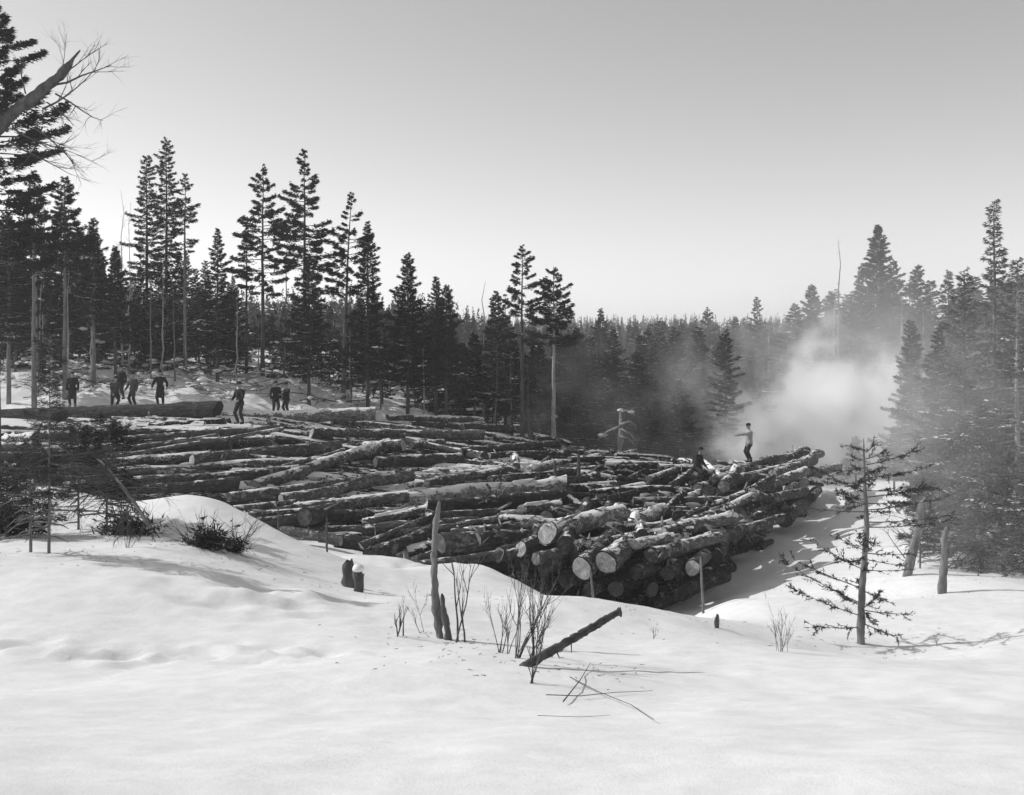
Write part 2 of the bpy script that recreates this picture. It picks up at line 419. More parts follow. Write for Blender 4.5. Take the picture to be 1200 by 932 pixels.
T(641, 625, 0, 0, 26, .16, .8, .9, 'log with a big split pale end at mid front of the pile', d1=32.8, back=(2.4, 4.0, .2))
T(560, 632, 0, 0, 18, .05, .3, .3, None, d1=33.5, back=(4.0, 2.0, .1))
T(585, 652, 0, 0, 17, .05, .2, .3, None, d1=32.4, back=(3.5, 3.0, .1))
T(628, 655, 0, 0, 15, .08, .4, .5, None, d1=31.6, back=(2.6, 3.4, .1))
T(710, 659, 0, 0, 29, .08, .45, .4, 'log with the largest round sawn end, at the front of the pile', d1=31.0, back=(3.1, 4.2, .55))
T(684, 667, 0, 0, 28, .08, .3, .9, 'log with a split wedge-marked end left of the largest round end', d1=31.2, back=(2.6, 4.4, .5))
T(708, 617, 0, 0, 13, .08, .4, .4, 'log with a small grey end above the largest round end', d1=35.5, back=(2.6, 4.2, .2))
T(662, 640, 0, 0, 24, .05, .3, .3, None, d1=32, back=(2.5, 4.5, .2))
T(675, 620, 0, 0, 18, .05, .3, .3, None, d1=34.5, back=(2.5, 4.5, .2))
T(640, 605, 745, 578, 14, .04, .35, .2, 'dark log running up right from the split pale log', 37, 44)
T(735, 552, 655, 566, 10, .05, .4, .2)
T(785, 541, 715, 556, 9, .12, .7, .5)
T(745, 531, 688, 538, 10, .12, .7, .5)
T(686, 533, 0, 0, 10, .12, .6, .4, None, back=(.8, 2.6, .1))
T(702, 545, 0, 0, 10, .10, .6, .4, 'log with a small ringed end below the white broken tree', back=(.9, 2.8, .1))
T(714, 552, 0, 0, 9, .10, .6, .4, None, back=(1.1, 2.8, .1))
# right part, stacked ends
T(742, 587, 0, 0, 9, .10, .6, .4, 'slim log with a round white tip at the start of the right stack', d1=41, back=(3.6, .4, .0))
T(793, 587, 832, 577, 14, .14, .8, .7, 'short whitened log below the crouching man', 41.5, 45)
T(756, 602, 0, 0, 9, .10, .5, .4, 'slim log with a small round white end right of centre', d1=38, back=(3.0, .6, .05))
T(748, 609, 778, 598, 20, .15, .95, .8, 'lumpy log whitened all over, left end of the right stack', 36.5, 38.5)
T(742, 620, 0, 0, 20, .14, .9, .8, None, d1=35, back=(2.2, 3.6, .15))
T(767, 618, 802, 607, 13, .10, .7, .6, None, 35.5, 38)
T(812, 602, 868, 586, 12, .05, .3, .3, 'dark log slanting right below the standing man', 38, 43)
T(812, 612, 862, 597, 15, .09, .5, .6, 'mottled log slanting right in the middle of the right stack', 36.5, 39.5)
T(886, 606, 846, 602, 21, .16, .6, .9, 'stout log with a torn pale end near the right flank', 41.5, 40)
T(795, 620, 0, 0, 21, .14, .8, .7, 'log with a bright slanting oval end in the right stack', d1=34.5, back=(3.0, 2.2, -.05))
T(744, 638, 788, 629, 13, .12, .95, .7, 'short log plastered with snow right of the largest round end', 32.0, 33)
T(797, 641, 0, 0, 17, .12, .6, .7, 'log with an oval pale end low in the right stack', d1=32.8, back=(3.0, 2.0, .1))
T(811, 666, 0, 0, 21, .10, .4, .6, 'log with a narrow upright pale end near the bottom right', d1=32.0, back=(1.8, 4.4, .2))
T(764, 652, 0, 0, 22, .07, .5, .5, None, d1=31.8, back=(2.4, 4.2, .3))
T(782, 673, 0, 0, 20, .04, .2, .4, None, d1=31.6, back=(2.0, 4.4, .2))  # low front logs from here: stack's shade put into their dark bark tone
T(745, 672, 0, 0, 22, .04, .2, .3, None, d1=31.4, back=(2.4, 4.2, .2))
T(765, 690, 0, 0, 20, .03, .1, .3, None, d1=31.3, back=(2.3, 4.2, .2))
T(722, 690, 0, 0, 24, .03, .1, .3, None, d1=31.3, back=(2.5, 4.4, .2))
T(690, 692, 0, 0, 20, .03, .1, .3, None, d1=31.2, back=(2.5, 4.4, .2))
T(660, 680, 0, 0, 20, .03, .1, .4, None, d1=31.4, back=(2.5, 4.4, .2))
T(800, 695, 0, 0, 20, .03, .1, .3, None, d1=31.7, back=(1.9, 4.4, .1))
T(640, 665, 0, 0, 18, .05, .1, .5, None, d1=31.6, back=(2.8, 3.8, .2))
T(838, 655, 0, 0, 20, .05, .3, .5, None, d1=33.8, back=(2.2, 4.6, .2))
T(850, 630, 0, 0, 19, .06, .3, .5, 'log with a dark ringed end low on the right flank', d1=36.5, back=(2.6, 4.6, .2))
T(832, 628, 0, 0, 15, .07, .4, .5, None, d1=35.2, back=(2.8, 4.2, .2))
T(897, 618, 0, 0, 18, .08, .4, .5, 'log with a frayed end just above the shadow on the right', d1=43, back=(2.0, 5.0, .2))
T(872, 640, 0, 0, 17, .05, .2, .4, None, d1=40, back=(2.0, 4.6, .2))
T(848, 569, 0, 0, 18, .10, .6, .6, 'log with a heart-shaped pale end below the standing man', d1=46, back=(2.3, 3.2, .2))
T(898, 569, 0, 0, 15, .12, .6, .6, 'log with a broad grey end right of the heart-shaped one', d1=47.5, back=(2.8, 4.5, .2))
T(882, 578, 0, 0, 12, .10, .5, .5, 'log with a small bright round end in the right stack', d1=46.0, back=(2.2, 4.5, .2))
T(900, 586, 0, 0, 14, .08, .5, .5, None, d1=46, back=(2.4, 4.6, .2))
T(865, 583, 0, 0, 15, .06, .4, .4, None, d1=44.5, back=(2.2, 4.0, .2))
T(872, 550, 908, 537, 12, .08, .35, .5, 'dark log slanting up right under the standing man', 52.5, 57)
T(800, 560, 858, 551, 12, .12, .8, .7, None, 49, 52.5)
T(760, 562, 800, 548, 11, .10, .7, .6, None, 48, 54)
T(835, 562, 862, 556, 12, .12, .8, .7, None, 48.5, 51)
T(786, 572, 812, 552, 9, .06, .3, .3, 'slim pole leaning up left of the crouching man', 46, 50)
T(862, 562, 930, 546, 13, .10, .6, .6, None, 48.5, 55)
T(905, 556, 955, 540, 13, .08, .6, .5, None, 51, 60)
T(915, 540, 945, 528, 16, .07, .5, .5, 'dark log on the crest at the right tip of the pile', 58, 64)
T(925, 548, 962, 532, 12, .08, .5, .4, None, 56, 64)
T(925, 575, 0, 0, 15, .09, .5, .6, None, d1=50, back=(2.6, 5, .1))
T(942, 566, 0, 0, 14, .09, .6, .6, None, d1=54, back=(2.4, 5, .1))
T(950, 583, 0, 0, 12, .08, .5, .5, None, d1=55, back=(2.2, 5, .1))
T(957, 554, 0, 0, 12, .09, .6, .5, 'log with a frosted end at the far right tip of the pile', d1=58, back=(2.0, 5, .1))
T(920, 596, 0, 0, 14, .07, .4, .5, None, d1=48.5, back=(2.2, 5, .1))
T(938, 545, 0, 0, 13, .10, .6, .5, None, d1=57, back=(2.2, 5, .2))

foot = [(-80, 61), (-80, 46), (140, 41.5), (285, 38.8), (430, 35.6), (520, 33.4), (640, 32.2), (720, 32), (812, 32.2), (855, 37.5), (900, 44.5), (945, 53.5), (966, 60), (955, 66), (830, 63), (720, 65), (600, 65.5), (440, 62), (270, 56.5)]
FP = [(PX(u, Y), Y) for u, Y in foot]
def inside(x, y):
    c = False; n = len(FP); j = n-1
    for i in range(n):
        (xi, yi), (xj, yj) = FP[i], FP[j]
        if (yi > y) != (yj > y) and x < (xj-xi)*(y-yi)/(yj-yi)+xi: c = not c
        j = i
    return c
lr = random.Random(5)
def field(u):
    if u < 430: return math.radians(lr.gauss(4, 9))
    if u < 640: return math.radians(lr.gauss(12, 17))
    if u < 760: return math.radians(lr.gauss(38, 22))
    return math.radians(lr.gauss(58, 14))
for layer, (cnt, off) in enumerate(((110, -.06), (230, .12), (170, .62), (140, 1.15), (110, 1.7), (90, 1.5))):
    k = 0; tries = 0
    while k < cnt and tries < 9000:
        tries += 1
        yy = lr.uniform(31.5, 66) if layer < 5 else lr.uniform(31.5, 42); uu = lr.uniform(-80, 970) if 0 < layer < 5 else lr.uniform(640, 968); x = PX(uu, yy)
        if not inside(x, yy): continue
        a = field(uu); L = lr.uniform(4.0, 9.5) if uu < 640 else lr.uniform(1.6, 4.4)
        if layer == 0: a += lr.gauss(0, .45)
        dx, dy = math.cos(a)*L/2, math.sin(a)*L/2
        if not (inside(x-dx, yy-dy) and inside(x+dx, yy+dy)): continue
        r = min(.42, max(.11, lr.gauss(.25, .08)))*(.8 if uu > 640 else 1)
        z1 = ztop(x-dx, yy-dy); z2 = ztop(x+dx, yy+dy)
        o = off+r+lr.uniform(0, .25)
        z1 -= o; z2 -= o
        if uu > 640 and layer < 2: z1 += lr.uniform(-.25, .3); z2 += lr.uniform(-.25, .3)
        g1, g2 = G(x-dx, yy-dy)+r*.7, G(x+dx, yy+dy)+r*.7
        if layer and layer < 5 and z1 < g1-.3 and z2 < g2-.3: continue
        z1 = max(z1, g1); z2 = max(z2, g2)
        rr = lr.random()
        flip = lr.random() < .5 and uu < 640
        A = Vector((x-dx, yy-dy, z1)); B = Vector((x+dx, yy+dy, z2))
        if flip: A, B = B, A
        LOGS.append(dict(a=A, b=B, r0=r, r1=r*.85, tone=lr.choice((.02, .028, .038, .05, .08)), snow=lr.choice((.3, .5, .65, .8, .95)) if layer < 2 else .3,
                         pale=lr.uniform(.1, .6), label=None, end=None, keep=False, bend=lr.uniform(-.06, .06)*L, traced=False))
        k += 1

def log_mesh(L, seed):
    rg = random.Random(seed); length = L['len']; nseg = max(10, min(40, int(length/.18))); n = 14
    mb = MB(); sd = seed*3.7
    wob = rg.uniform(.03, .12); sl0 = (rg.gauss(0, .22), rg.gauss(0, .22)); sl1 = (rg.gauss(0, .22), rg.gauss(0, .22)); ov = rg.uniform(.86, 1.0); of = rg.uniform(0, 3.14)
    for i in range(nseg+1):
        t = i/nseg; x = t*length; r = L['r0']*(1-t)+L['r1']*t
        r *= 1+.06*(1-min(1, t*6))
        cy = L['bend']*4*t*(1-t)*.5+wob*NV((x*.35, sd, 0)); cz = wob*NV((x*.35, sd, 9))+abs(L['bend'])*.6*4*t*(1-t)*.5
        for j in range(n):
            th = 2*math.pi*j/n; c, s_ = math.cos(th), math.sin(th)
            q = 1+.13*NV((x*1.1+sd, c*.9, s_*.9))+.11*NV((x*3.6+sd, c*2.2, s_*2.2))
            q *= ov+(1-ov)*abs(math.cos(th-of))*1.6
            if i == 0: x_ = x+(c*sl0[0]+s_*sl0[1])*r
            elif i == nseg: x_ = x+(c*sl1[0]+s_*sl1[1])*r
            else: x_ = x
            mb.v.append(Vector((x_+(rg.uniform(-.02, .02) if i in (0, nseg) else 0), cy+c*r*q, cz+s_*r*q)))
    for i in range(nseg):
        for j in range(n):
            a0 = i*n+j; a1 = i*n+(j+1) % n
            mb.f.append((a0, a1, a1+n, a0+n)); mb.mi.append(0)
    # knots / branch stubs
    for k in range(rg.randint(0, 4)):
        t = rg.uniform(.1, .9); th = rg.uniform(-1.2, 1.2); r = L['r0']*(1-t)+L['r1']*t
        d = Vector((rg.uniform(-.3, .5), math.sin(th), math.cos(th))).normalized(); p = Vector((t*length, 0, 0))
        mb.tube([p+d*r*.7, p+d*(r+rg.uniform(.03, .12))], [.045, .03], 5)
    return mb, n, nseg
def cut_mesh(mb, n, ring, flip):
    vs = [mb.v[ring*n+j].copy() for j in range(n)]
    c = sum(vs, Vector())/n; m = MB(); sgn = -1 if flip else 1
    m.v = [c+Vector((sgn*.012, 0, 0))]+[c+(v-c)*.55+Vector((sgn*.010, 0, 0)) for v in vs]+[c+(v-c)*.90+Vector((sgn*.004, 0, 0)) for v in vs]
    for j in range(n):
        k = (j+1) % n
        f1 = (0, 1+j, 1+k); f2 = (1+j, 1+n+j, 1+n+k, 1+k)
        if flip: f1 = f1[::-1]; f2 = f2[::-1]
        m.f += [f1, f2]; m.mi += [0, 0]
    return m
for i, L in enumerate(LOGS):
    d = L['b']-L['a']; L['len'] = d.length
    X = d.normalized(); Z = Vector((0, 0, 1)); Yv = Z.cross(X).normalized(); Zv = X.cross(Yv)
    M = Matrix((X, Yv, Zv)).transposed().to_4x4(); M.translation = L['a']; L['M'] = M
    L['mb'], L['n'], L['ns'] = log_mesh(L, i+1)
# what each log shows from the path in front: the 300 that show largest become objects of their own
bv, bf, owner = [], [], []
for i, L in enumerate(LOGS):
    k = len(bv); bv += [L['M'] @ v for v in L['mb'].v]
    for f in L['mb'].f: bf.append([q+k for q in f]); owner.append(i)
bvh = BVHTree.FromPolygons(bv, bf)
seen = [0]*len(LOGS)
for v in range(470, 722, 2):
    for u in range(0, 975, 2):
        h = bvh.ray_cast(Vector((0, 0, 0)), P(u, v, 1).normalized())
        if h[2] is not None:
            i = owner[h[2]]; seen[i] += 1
            c = LOGS[i].setdefault('cen', [0, 0]); c[0] += u; c[1] += v
order = sorted(range(len(LOGS)), key=lambda i: (-(10**6 if LOGS[i]['keep'] and seen[i] > 4 else 0)-seen[i]))
indiv = set(i for i in order[:292] if seen[i] > 2)
print('logs', len(LOGS), 'individual', len(indiv))

LM = [(877, 520, 'the man standing on the pile'), (817, 543, 'the crouching man'), (711, 659, 'the largest round end'), (570, 574, 'the long white log'), (473, 522, 'the bright round log end'),
      (281, 475, 'the lone standing man'), (128, 484, 'the huge dark log'), (510, 615, 'the foreground snag stump'), (728, 505, 'the white broken tree'), (945, 550, 'the right tip of the pile'),
      (641, 625, 'the split pale end'), (200, 575, 'the snow bank peak'), (418, 655, 'the snow-capped stump'), (652, 520, 'the bare pole trunk'), (850, 640, 'the right flank shadow'), (385, 600, 'the row of stakes')]
ORD = ['', 'second ', 'third ', 'fourth ', 'fifth ', 'sixth ', 'seventh ', 'eighth ', 'ninth ', 'tenth ', 'eleventh ', 'twelfth ', 'thirteenth ', 'fourteenth ', 'fifteenth ', 'sixteenth ', 'seventeenth ', 'eighteenth ', 'nineteenth ', 'twentieth ']
buckets = {}
for i in sorted(indiv):
    L = LOGS[i]
    if L['label']: continue
    cu, cv = L['cen'][0]/seen[i], L['cen'][1]/seen[i]; L['c'] = (cu, cv)
    du, dv, nm = min(((cu-a, cv-b, n_) for a, b, n_ in LM), key=lambda t: math.hypot(t[0], t[1]*2))
    rel = ('left of' if du < 0 else 'right of') if abs(du) > abs(dv)*2.2 else ('beyond' if dv < 0 else 'below')
    th = 'thin' if L['r0'] < .2 else 'thick' if L['r0'] > .31 else 'medium'
    w = 'snow-topped' if L['snow'] > .75 else 'frost-flecked' if L['snow'] > .45 else ('grey' if L['tone'] > .07 else 'black')
    buckets.setdefault((th, w, rel, nm), []).append((math.hypot(du, dv), i))
for (th, w, rel, nm), lst in buckets.items():
    for k, (_, i) in enumerate(sorted(lst)):
        LOGS[i]['label'] = (f'nearest {th} {w} log {rel} {nm}' if k == 0 and len(lst) > 1 else f'{ORD[min(k, 19)]}{th} {w} log {rel} {nm}')
rest = MB(); restc = MB()
for i, L in enumerate(LOGS):
    e0 = cut_mesh(L['mb'], L['n'], 0, True); e1 = cut_mesh(L['mb'], L['n'], L['ns'], False)
    if i in indiv:
        o = L['mb'].build('log', M_LOG); o.matrix_world = L['M']; o.color = (L['tone'], L['snow'], L['pale'], 1)
        tag(o, L['label'], 'log', 'logs piled on the landing')
        if L['snow'] > .7:
            sm_ = MB(); rs = random.Random(i); NS = max(8, int(L['len']/.16)); W = 6; sdd = i*1.7
            for a_ in range(NS+1):
                t = a_/NS; x = t*L['len']; r = L['r0']*(1-t)+L['r1']*t; bz = abs(L['bend'])*.6*4*t*(1-t)*.5; by = L['bend']*4*t*(1-t)*.5
                nn = NV((x*1.3, sdd, 0))+.5*NV((x*4, sdd, 3)); w_ = (.5+.55*NV((x*1.7, sdd, 7)))*(.45+L['snow']*.45)
                for b_ in range(W+1):
                    k_ = b_/W*2-1; th = math.pi/2+k_*w_+.25*NV((x*.9, sdd, 5)); h = (.018+.045*max(0, nn))*(1-k_**4)-.05*abs(k_)**3-(.10 if nn < -.05 or a_ in (0, NS) else 0)
                    h += .02*NV((x*6, th*3, sdd)); sm_.v.append(Vector((x, by+math.cos(th)*(r*1.02+h), bz+math.sin(th)*(r*1.02+h))))
            for a_ in range(NS):
                for b_ in range(W): k0 = a_*(W+1)+b_; sm_.f.append((k0, k0+W+1, k0+W+2, k0+1)); sm_.mi.append(0)
            sm_.build('snow', M_SNOW, o)
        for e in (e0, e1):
            q = e.build('cut_end', M_CUT, o, False); t = L['end'] if L['end'] else (random.Random(i).choice((.03, .04, .06)) if L['a'].z < -6.35 and L['a'].y < 34.5 else random.Random(i).choice((.06, .09, .13, .2, .35))); q.color = (t, t, t, 1)  # low front ends near black: shade at the stack's foot put into colour
    else:
        for src, dst in ((L['mb'], rest), (e0, restc), (e1, restc)):
            k = len(dst.v); dst.v += [L['M'] @ v for v in src.v]; dst.f += [tuple(q+k for q in f) for f in src.f]; dst.mi += [0 if dst is rest else 1]*len(src.f)
k = len(rest.v); rest.v += restc.v; rest.f += [tuple(q+k for q in f) for f in restc.f]; rest.mi += restc.mi
ro = rest.build('log_pile', [M_LOG, M_CUT]); ro.color = (.07, .15, .3, 1)
tag(ro, 'mass of further logs filling the dark gaps deep in the pile', 'logs', 'logs piled on the landing', 'stuff')

def debris():
    rg = random.Random(15); m = MB()
    pts = []
    for k in range(1100):
        u = rg.uniform(560, 965) if k % 4 else rg.uniform(0, 600); v = rg.uniform(525, 708) if u > 560 else rg.uniform(485, 660)
        h = bvh.ray_cast(Vector((0, 0, 0)), P(u, v, 1).normalized())
        if h[0] is None: continue
        nrm = h[1]
        p = h[0]
        if nrm.z < .1 or NV((p.x*.6, p.y*.6, 3)) < -.12: continue
        white = False
        s_ = rg.uniform(.05, .17)
        if white: m.blob(p+Vector((0, 0, s_*.2)), s_*rg.uniform(.7, 1.7), s_, s_*.6, rg, 6, 4, 1, .35)
        else:
            a = rg.uniform(0, 6.28); d = Vector((math.cos(a), math.sin(a), rg.uniform(-.4, .6))); d.normalize(); L_ = rg.uniform(.15, .6)
            q = d.orthogonal().normalized()*rg.uniform(.02, .06); w2 = d.cross(q).normalized()*.012; k0 = len(m.v); p = p+Vector((0, 0, .03))
            for e in (0, 1):
                for sx_, sy_ in ((-1, -1), (1, -1), (1, 1), (-1, 1)): m.v.append(p+d*L_*e+q*sx_*(1-.5*e*rg.random())+w2*sy_)
            for f in ((0, 1, 2, 3), (7, 6, 5, 4), (0, 4, 5, 1), (1, 5, 6, 2), (2, 6, 7, 3), (3, 7, 4, 0)): m.f.append(tuple(k0+z for z in f)); m.mi.append(rg.choice((0, 2)) if False else 0)
    o = m.build('bark_debris', [M_CHIP, M_WHITE]); tag(o, 'torn bark slabs and chips strewn over the logs', 'debris', None, 'stuff')
debris()
# ------------------------------------------------------------------ trees
def prof_spruce(t): return (1-t)**.75*(.55+.45*min(1, (t+.12)*4))
def prof_narrow(t): return (1-t)**.6*.9+.05
def prof_dense(t): return (1-t)**.85
def prof_open(t): return (1-t**1.6)*(.6+.4*min(1, t*3))*(.55+.45*abs(math.sin(t*9)))
def conifer(rg, H, cb, R, nb, prof, size=.23, dens=95, droop=.25, up=.18, smin=.12, snow=0.0, gap=.0, lean=(0, 0), tr=None, dead=0, fol=M_FOL, trunk=M_TRUNK_D, name='spruce_tree', parent=None, tk=6, thin=.34):
    """returns an Empty with trunk and crown children, base at origin"""
    nrg = np.random.default_rng(rg.randint(0, 10**9))
    root = parent or empty(name)
    r0 = tr or H*.0105+.03
    n = 9; pts = [Vector((lean[0]*(i/n)**1.3+.05*H*.1*NV((i*.7, H, 3)), lean[1]*(i/n)**1.3+.05*H*.1*NV((i*.7, H, 8)), H*i/n)) for i in range(n+1)]
    pts[0].z = -.4
    rad = [r0*(1-.93*i/n) for i in range(n+1)]
    tb = MB(); tb.tube(pts, rad, tk)
    def at(t):
        q = max(0, min(.9999, t))*n; i = int(q); return pts[i].lerp(pts[i+1], q-i)
    tris, mi = [], []
    sd = rg.uniform(0, 99)
    # bare stubs below the crown
    for k in range(dead):
        t = rg.uniform(cb*.3, cb); a = rg.uniform(0, 6.28); L = rg.uniform(.25, .7)*R; p = at(t)
        tb.tube([p, p+Vector((math.cos(a)*L, math.sin(a)*L, -.1*L)), p+Vector((math.cos(a)*L*1.5, math.sin(a)*L*1.5, -.35*L))], [.022, .014, .005], 3, caps=False)
    for k in range(nb):
        rel = (k+rg.random())/nb
        rel = rel**.92
        a = k*2.399+rg.uniform(-.5, .5)
        if gap and NV((math.cos(a)*1.2+sd, math.sin(a)*1.2, rel*7)) < gap-.35: continue
        t = cb+(1-cb)*rel; p = at(t)
        L = R*prof(rel)*(rg.uniform(.5, 1.0) if rg.random() < .6 else rg.uniform(.9, 1.35))*(1+.35*NV((rel*6+sd, math.cos(a), math.sin(a))))+.12
        dirh = Vector((math.cos(a), math.sin(a), 0)); side = Vector((-dirh.y, dirh.x, 0))
        dr = droop*(1.1-rel)*rg.uniform(.6, 1.4)-.25*rel; u_ = up*rg.uniform(.5, 1.5)
        tb.tube([p, p+dirh*L*.5+Vector((0, 0, L*(-dr*.5+u_*.25))), p+dirh*L*.97+Vector((0, 0, L*(-dr+u_)))], [.012+.012*L, .008+.006*L, .003], 3, caps=False)
        m = max(8, int(L*dens*1.45*(1 if L > .5 else 1.6)))
        s = smin+(1-smin)*nrg.random(m)**.75
        w = (.36*L*(1.12-s)+.05)*(nrg.random(m)*2-1)
        base = np.array(p)[None]+np.outer(s*L, np.array(dirh))+np.outer(w, np.array(side))
        base[:, 2] += L*(-dr*s+u_*s*s)+nrg.normal(0, .03+.018*L, m)-np.abs(w)*.25
        d = np.array(dirh)[None]*(.55+.5*nrg.random((m, 1)))+np.array(side)[None]*(np.sign(w)*nrg.random(m)*.9)[:, None]+nrg.normal(0, .28, (m, 3))
        d[:, 2] -= .12
        d /= np.linalg.norm(d, axis=1)[:, None]
        q = nrg.normal(0, 1, (m, 3)); q -= (q*d).sum(1)[:, None]*d; q /= np.linalg.norm(q, axis=1)[:, None]
        sz = size*.84*(.55+.8*nrg.random(m))*(.6+.4*min(1, L))
        v0 = base-d*(sz*.35)[:, None]; tip = base+d*(sz*.65)[:, None]
        hw = (sz*thin*.5)[:, None]*q
        tris.append(np.stack([v0+hw*.9, v0-hw*.9, tip], 1)); mi += [0]*m
        if snow and rg.random() < snow:
            c = max(2, int(m*.16)); ss_ = nrg.random(c)*.75+.2; ww = (.25*L*(1.1-ss_))*(nrg.random(c)*2-1)
            b2 = np.array(p)[None]+np.outer(ss_*L, np.array(dirh))+np.outer(ww, np.array(side)); b2[:, 2] += L*(-dr*ss_+u_*ss_**2)+.05
            e1 = (np.array(dirh)[None]+nrg.normal(0, .25, (c, 3)))*(size*.55); e2 = (np.array(side)[None]+nrg.normal(0, .25, (c, 3)))*(size*.28)
            tris.append(np.stack([b2-e2, b2+e2, b2+e1], 1)); tris.append(np.stack([b2-e1*.5, b2-e2, b2+e2], 1)); mi += [1]*(2*c)
    # leader
    m = 26; zt = nrg.random(m)*min(1.1, H*.09); top_ = np.array(at(1))
    base = top_[None]+nrg.normal(0, .02, (m, 3)); base[:, 2] = top_[2]-zt
    ang = nrg.random(m)*6.28; d = np.stack([np.cos(ang)*.6, np.sin(ang)*.6, np.full(m, .8)], 1)
    sz = size*.7*(.4+zt)
    q = np.cross(d, [0, 0, 1.]); tris.append(np.stack([base-q*sz[:, None]*.15, base+q*sz[:, None]*.15, base+d*sz[:, None]], 1)); mi += [0]*m
    tb.build('trunk', trunk, root)
    link('crown', tri_mesh('crown', np.concatenate(tris), [fol, M_WHITE], mi), root)
    return root
def dup(root, loc, rz, sc=(1, 1, 1)):
    c = root.copy(); COL.objects.link(c); c.location = loc; c.rotation_euler = (0, 0, rz); c.scale = sc
    for ch in root.children:
        d = ch.copy(); COL.objects.link(d); d.parent = c
    return c
def put(o, u, Y, sink=.05):
    x = PX(u, Y); o.location = (x, Y, G(x, Y)-sink); return o
def tree_at(u, vtop, Y, label, group=None, **kw):
    x = PX(u, Y); z = G(x, Y); H = -(vtop-HOR)/F*Y-z
    seed = kw.pop('seed', int(u*7+vtop)); name = kw.get('name', 'spruce_tree')
    cbv = kw.pop('cbv', None)
    if cbv is not None: kw['cb'] = max(.02, (-(cbv-HOR)/F*Y-z)/H)
    if 'Rpx' in kw: kw['R'] = kw.pop('Rpx')*Y/F
    o = conifer(random.Random(seed), H, kw.pop('cb', .15), kw.pop('R', 1.5), kw.pop('nb', 80), kw.pop('prof', prof_spruce), **kw)
    o.location = (x, Y, z); tag(o, label, 'tree', group); return o
GL = 'trees of the left wood'; GR = 'trees of the right wood'; GM = 'trees of the valley wood'
TA = tree_at
# tall skyline trees of the left wood
TA(195, 163, 72, 'tallest narrow spruce with a needle-thin tip, in the left wood', GL, cbv=330, Rpx=24, nb=105, prof=prof_narrow, snow=.12)
TA(172, 183, 74, 'narrow spruce with a thin tip, left neighbour of the tallest narrow one', GL, cbv=330, Rpx=24, nb=95, prof=prof_narrow, snow=.12)
TA(217, 204, 70, 'open-crowned spruce with a pale trunk right of the two narrow spires', GL, cbv=300, Rpx=24, nb=60, prof=prof_open, gap=.2, trunk=M_TRUNK_M, snow=.1)
TA(255, 268, 66, 'short dense dark spruce left of the wide layered tree', GL, cbv=415, Rpx=28, nb=110, prof=prof_dense, snow=.25)
TA(308, 193, 68, 'wide-crowned layered spruce, first of the three tall skyline trees', GL, cbv=345, Rpx=46, nb=95, prof=prof_open, gap=.16, droop=.15, size=.25, dens=105, smin=.3)
TA(289, 262, 70, 'slim spruce standing close behind the wide-crowned layered tree', GL, cbv=330, Rpx=18, nb=50, prof=prof_open, gap=.2)
TA(357, 176, 67, 'highest skyline spruce with ragged tiers, middle of the three tall trees', GL, cbv=335, Rpx=42, nb=115, prof=prof_spruce, gap=.18, size=.25, dens=105, smin=.3)
TA(362, 300, 63, 'dense black spruce in front of the highest skyline spruce', GL, cbv=440, Rpx=38, nb=130, prof=prof_dense, snow=.25)
TA(402, 226, 66, 'thin-crowned tree on a long bare leaning trunk, third tall tree', GL, cbv=350, Rpx=36, nb=70, prof=prof_open, gap=.22, droop=.1, size=.25, dens=105, smin=.35, lean=(.5, 0), trunk=M_TRUNK_M)
TA(431, 260, 65, 'black dense spire right of the bare leaning trunk', GL, cbv=440, Rpx=27, nb=140, prof=prof_spruce, snow=.1)
TA(478, 298, 66, 'broad-based black spruce between the spire and the paired spruces', GL, cbv=450, Rpx=32, nb=140, prof=prof_spruce, snow=.1)
TA(511, 325, 67, 'left one of the paired black spruces at the end of the wood', GL, cbv=440, Rpx=20, nb=100, prof=prof_spruce)
TA(523, 335, 66, 'right one of the paired black spruces at the end of the wood', GL, cbv=450, Rpx=26, nb=120, prof=prof_spruce)
TA(612, 288, 69, 'open-tiered spruce, the tallest of the middle clump', GL, cbv=405, Rpx=44, nb=85, prof=prof_open, gap=.2, size=.25, dens=100, smin=.3, droop=.05, snow=.1)
TA(649, 312, 67, 'spruce with its crown on a tall bare pale pole trunk', GL, cbv=405, Rpx=34, nb=85, prof=prof_spruce, gap=.16, size=.24, dens=105, trunk=M_TRUNK_P, tr=.17, droop=.1)
TA(581, 342, 72, 'small-topped spruce left of the open-tiered one', GL, cbv=450, Rpx=24, nb=90, prof=prof_spruce, snow=.2)
TA(592, 345, 74, 'ragged thin spruce close left of the open-tiered one', GL, cbv=430, Rpx=16, nb=60, prof=prof_open, gap=.2)
TA(76, 208, 60, 'tall grey-barked spruce with a wide ragged crown at far left', GL, cbv=310, Rpx=36, nb=90, prof=prof_spruce, gap=.12, trunk=M_TRUNK_M, droop=.35)
TA(40, 200, 58, 'thin-topped spruce between the edge pine and the wide ragged crown', GL, cbv=290, Rpx=26, nb=70, prof=prof_open, gap=.15, trunk=M_TRUNK_M)
TA(110, 256, 62, 'small cone-shaped spruce left of the bare birches', GL, cbv=380, Rpx=28, nb=95, prof=prof_dense, trunk=M_TRUNK_M, snow=.15)
TA(10, 250, 60, 'bushy spruce at the left edge of the wood', GL, cbv=400, Rpx=45, nb=110, prof=prof_dense, snow=.3, trunk=M_TRUNK_M)
TA(135, 290, 66, 'low spruce in front of the bare birches', GL, cbv=400, Rpx=26, nb=90, prof=prof_dense, snow=.25)
TA(556, 390, 68, 'low black spruce filling the gap before the middle clump', GL, cbv=470, Rpx=26, nb=90, prof=prof_dense, snow=.25)
TA(541, 402, 71, 'smallest black spruce right of the paired spruces', GL, cbv=470, Rpx=22, nb=80, prof=prof_dense, snow=.2)
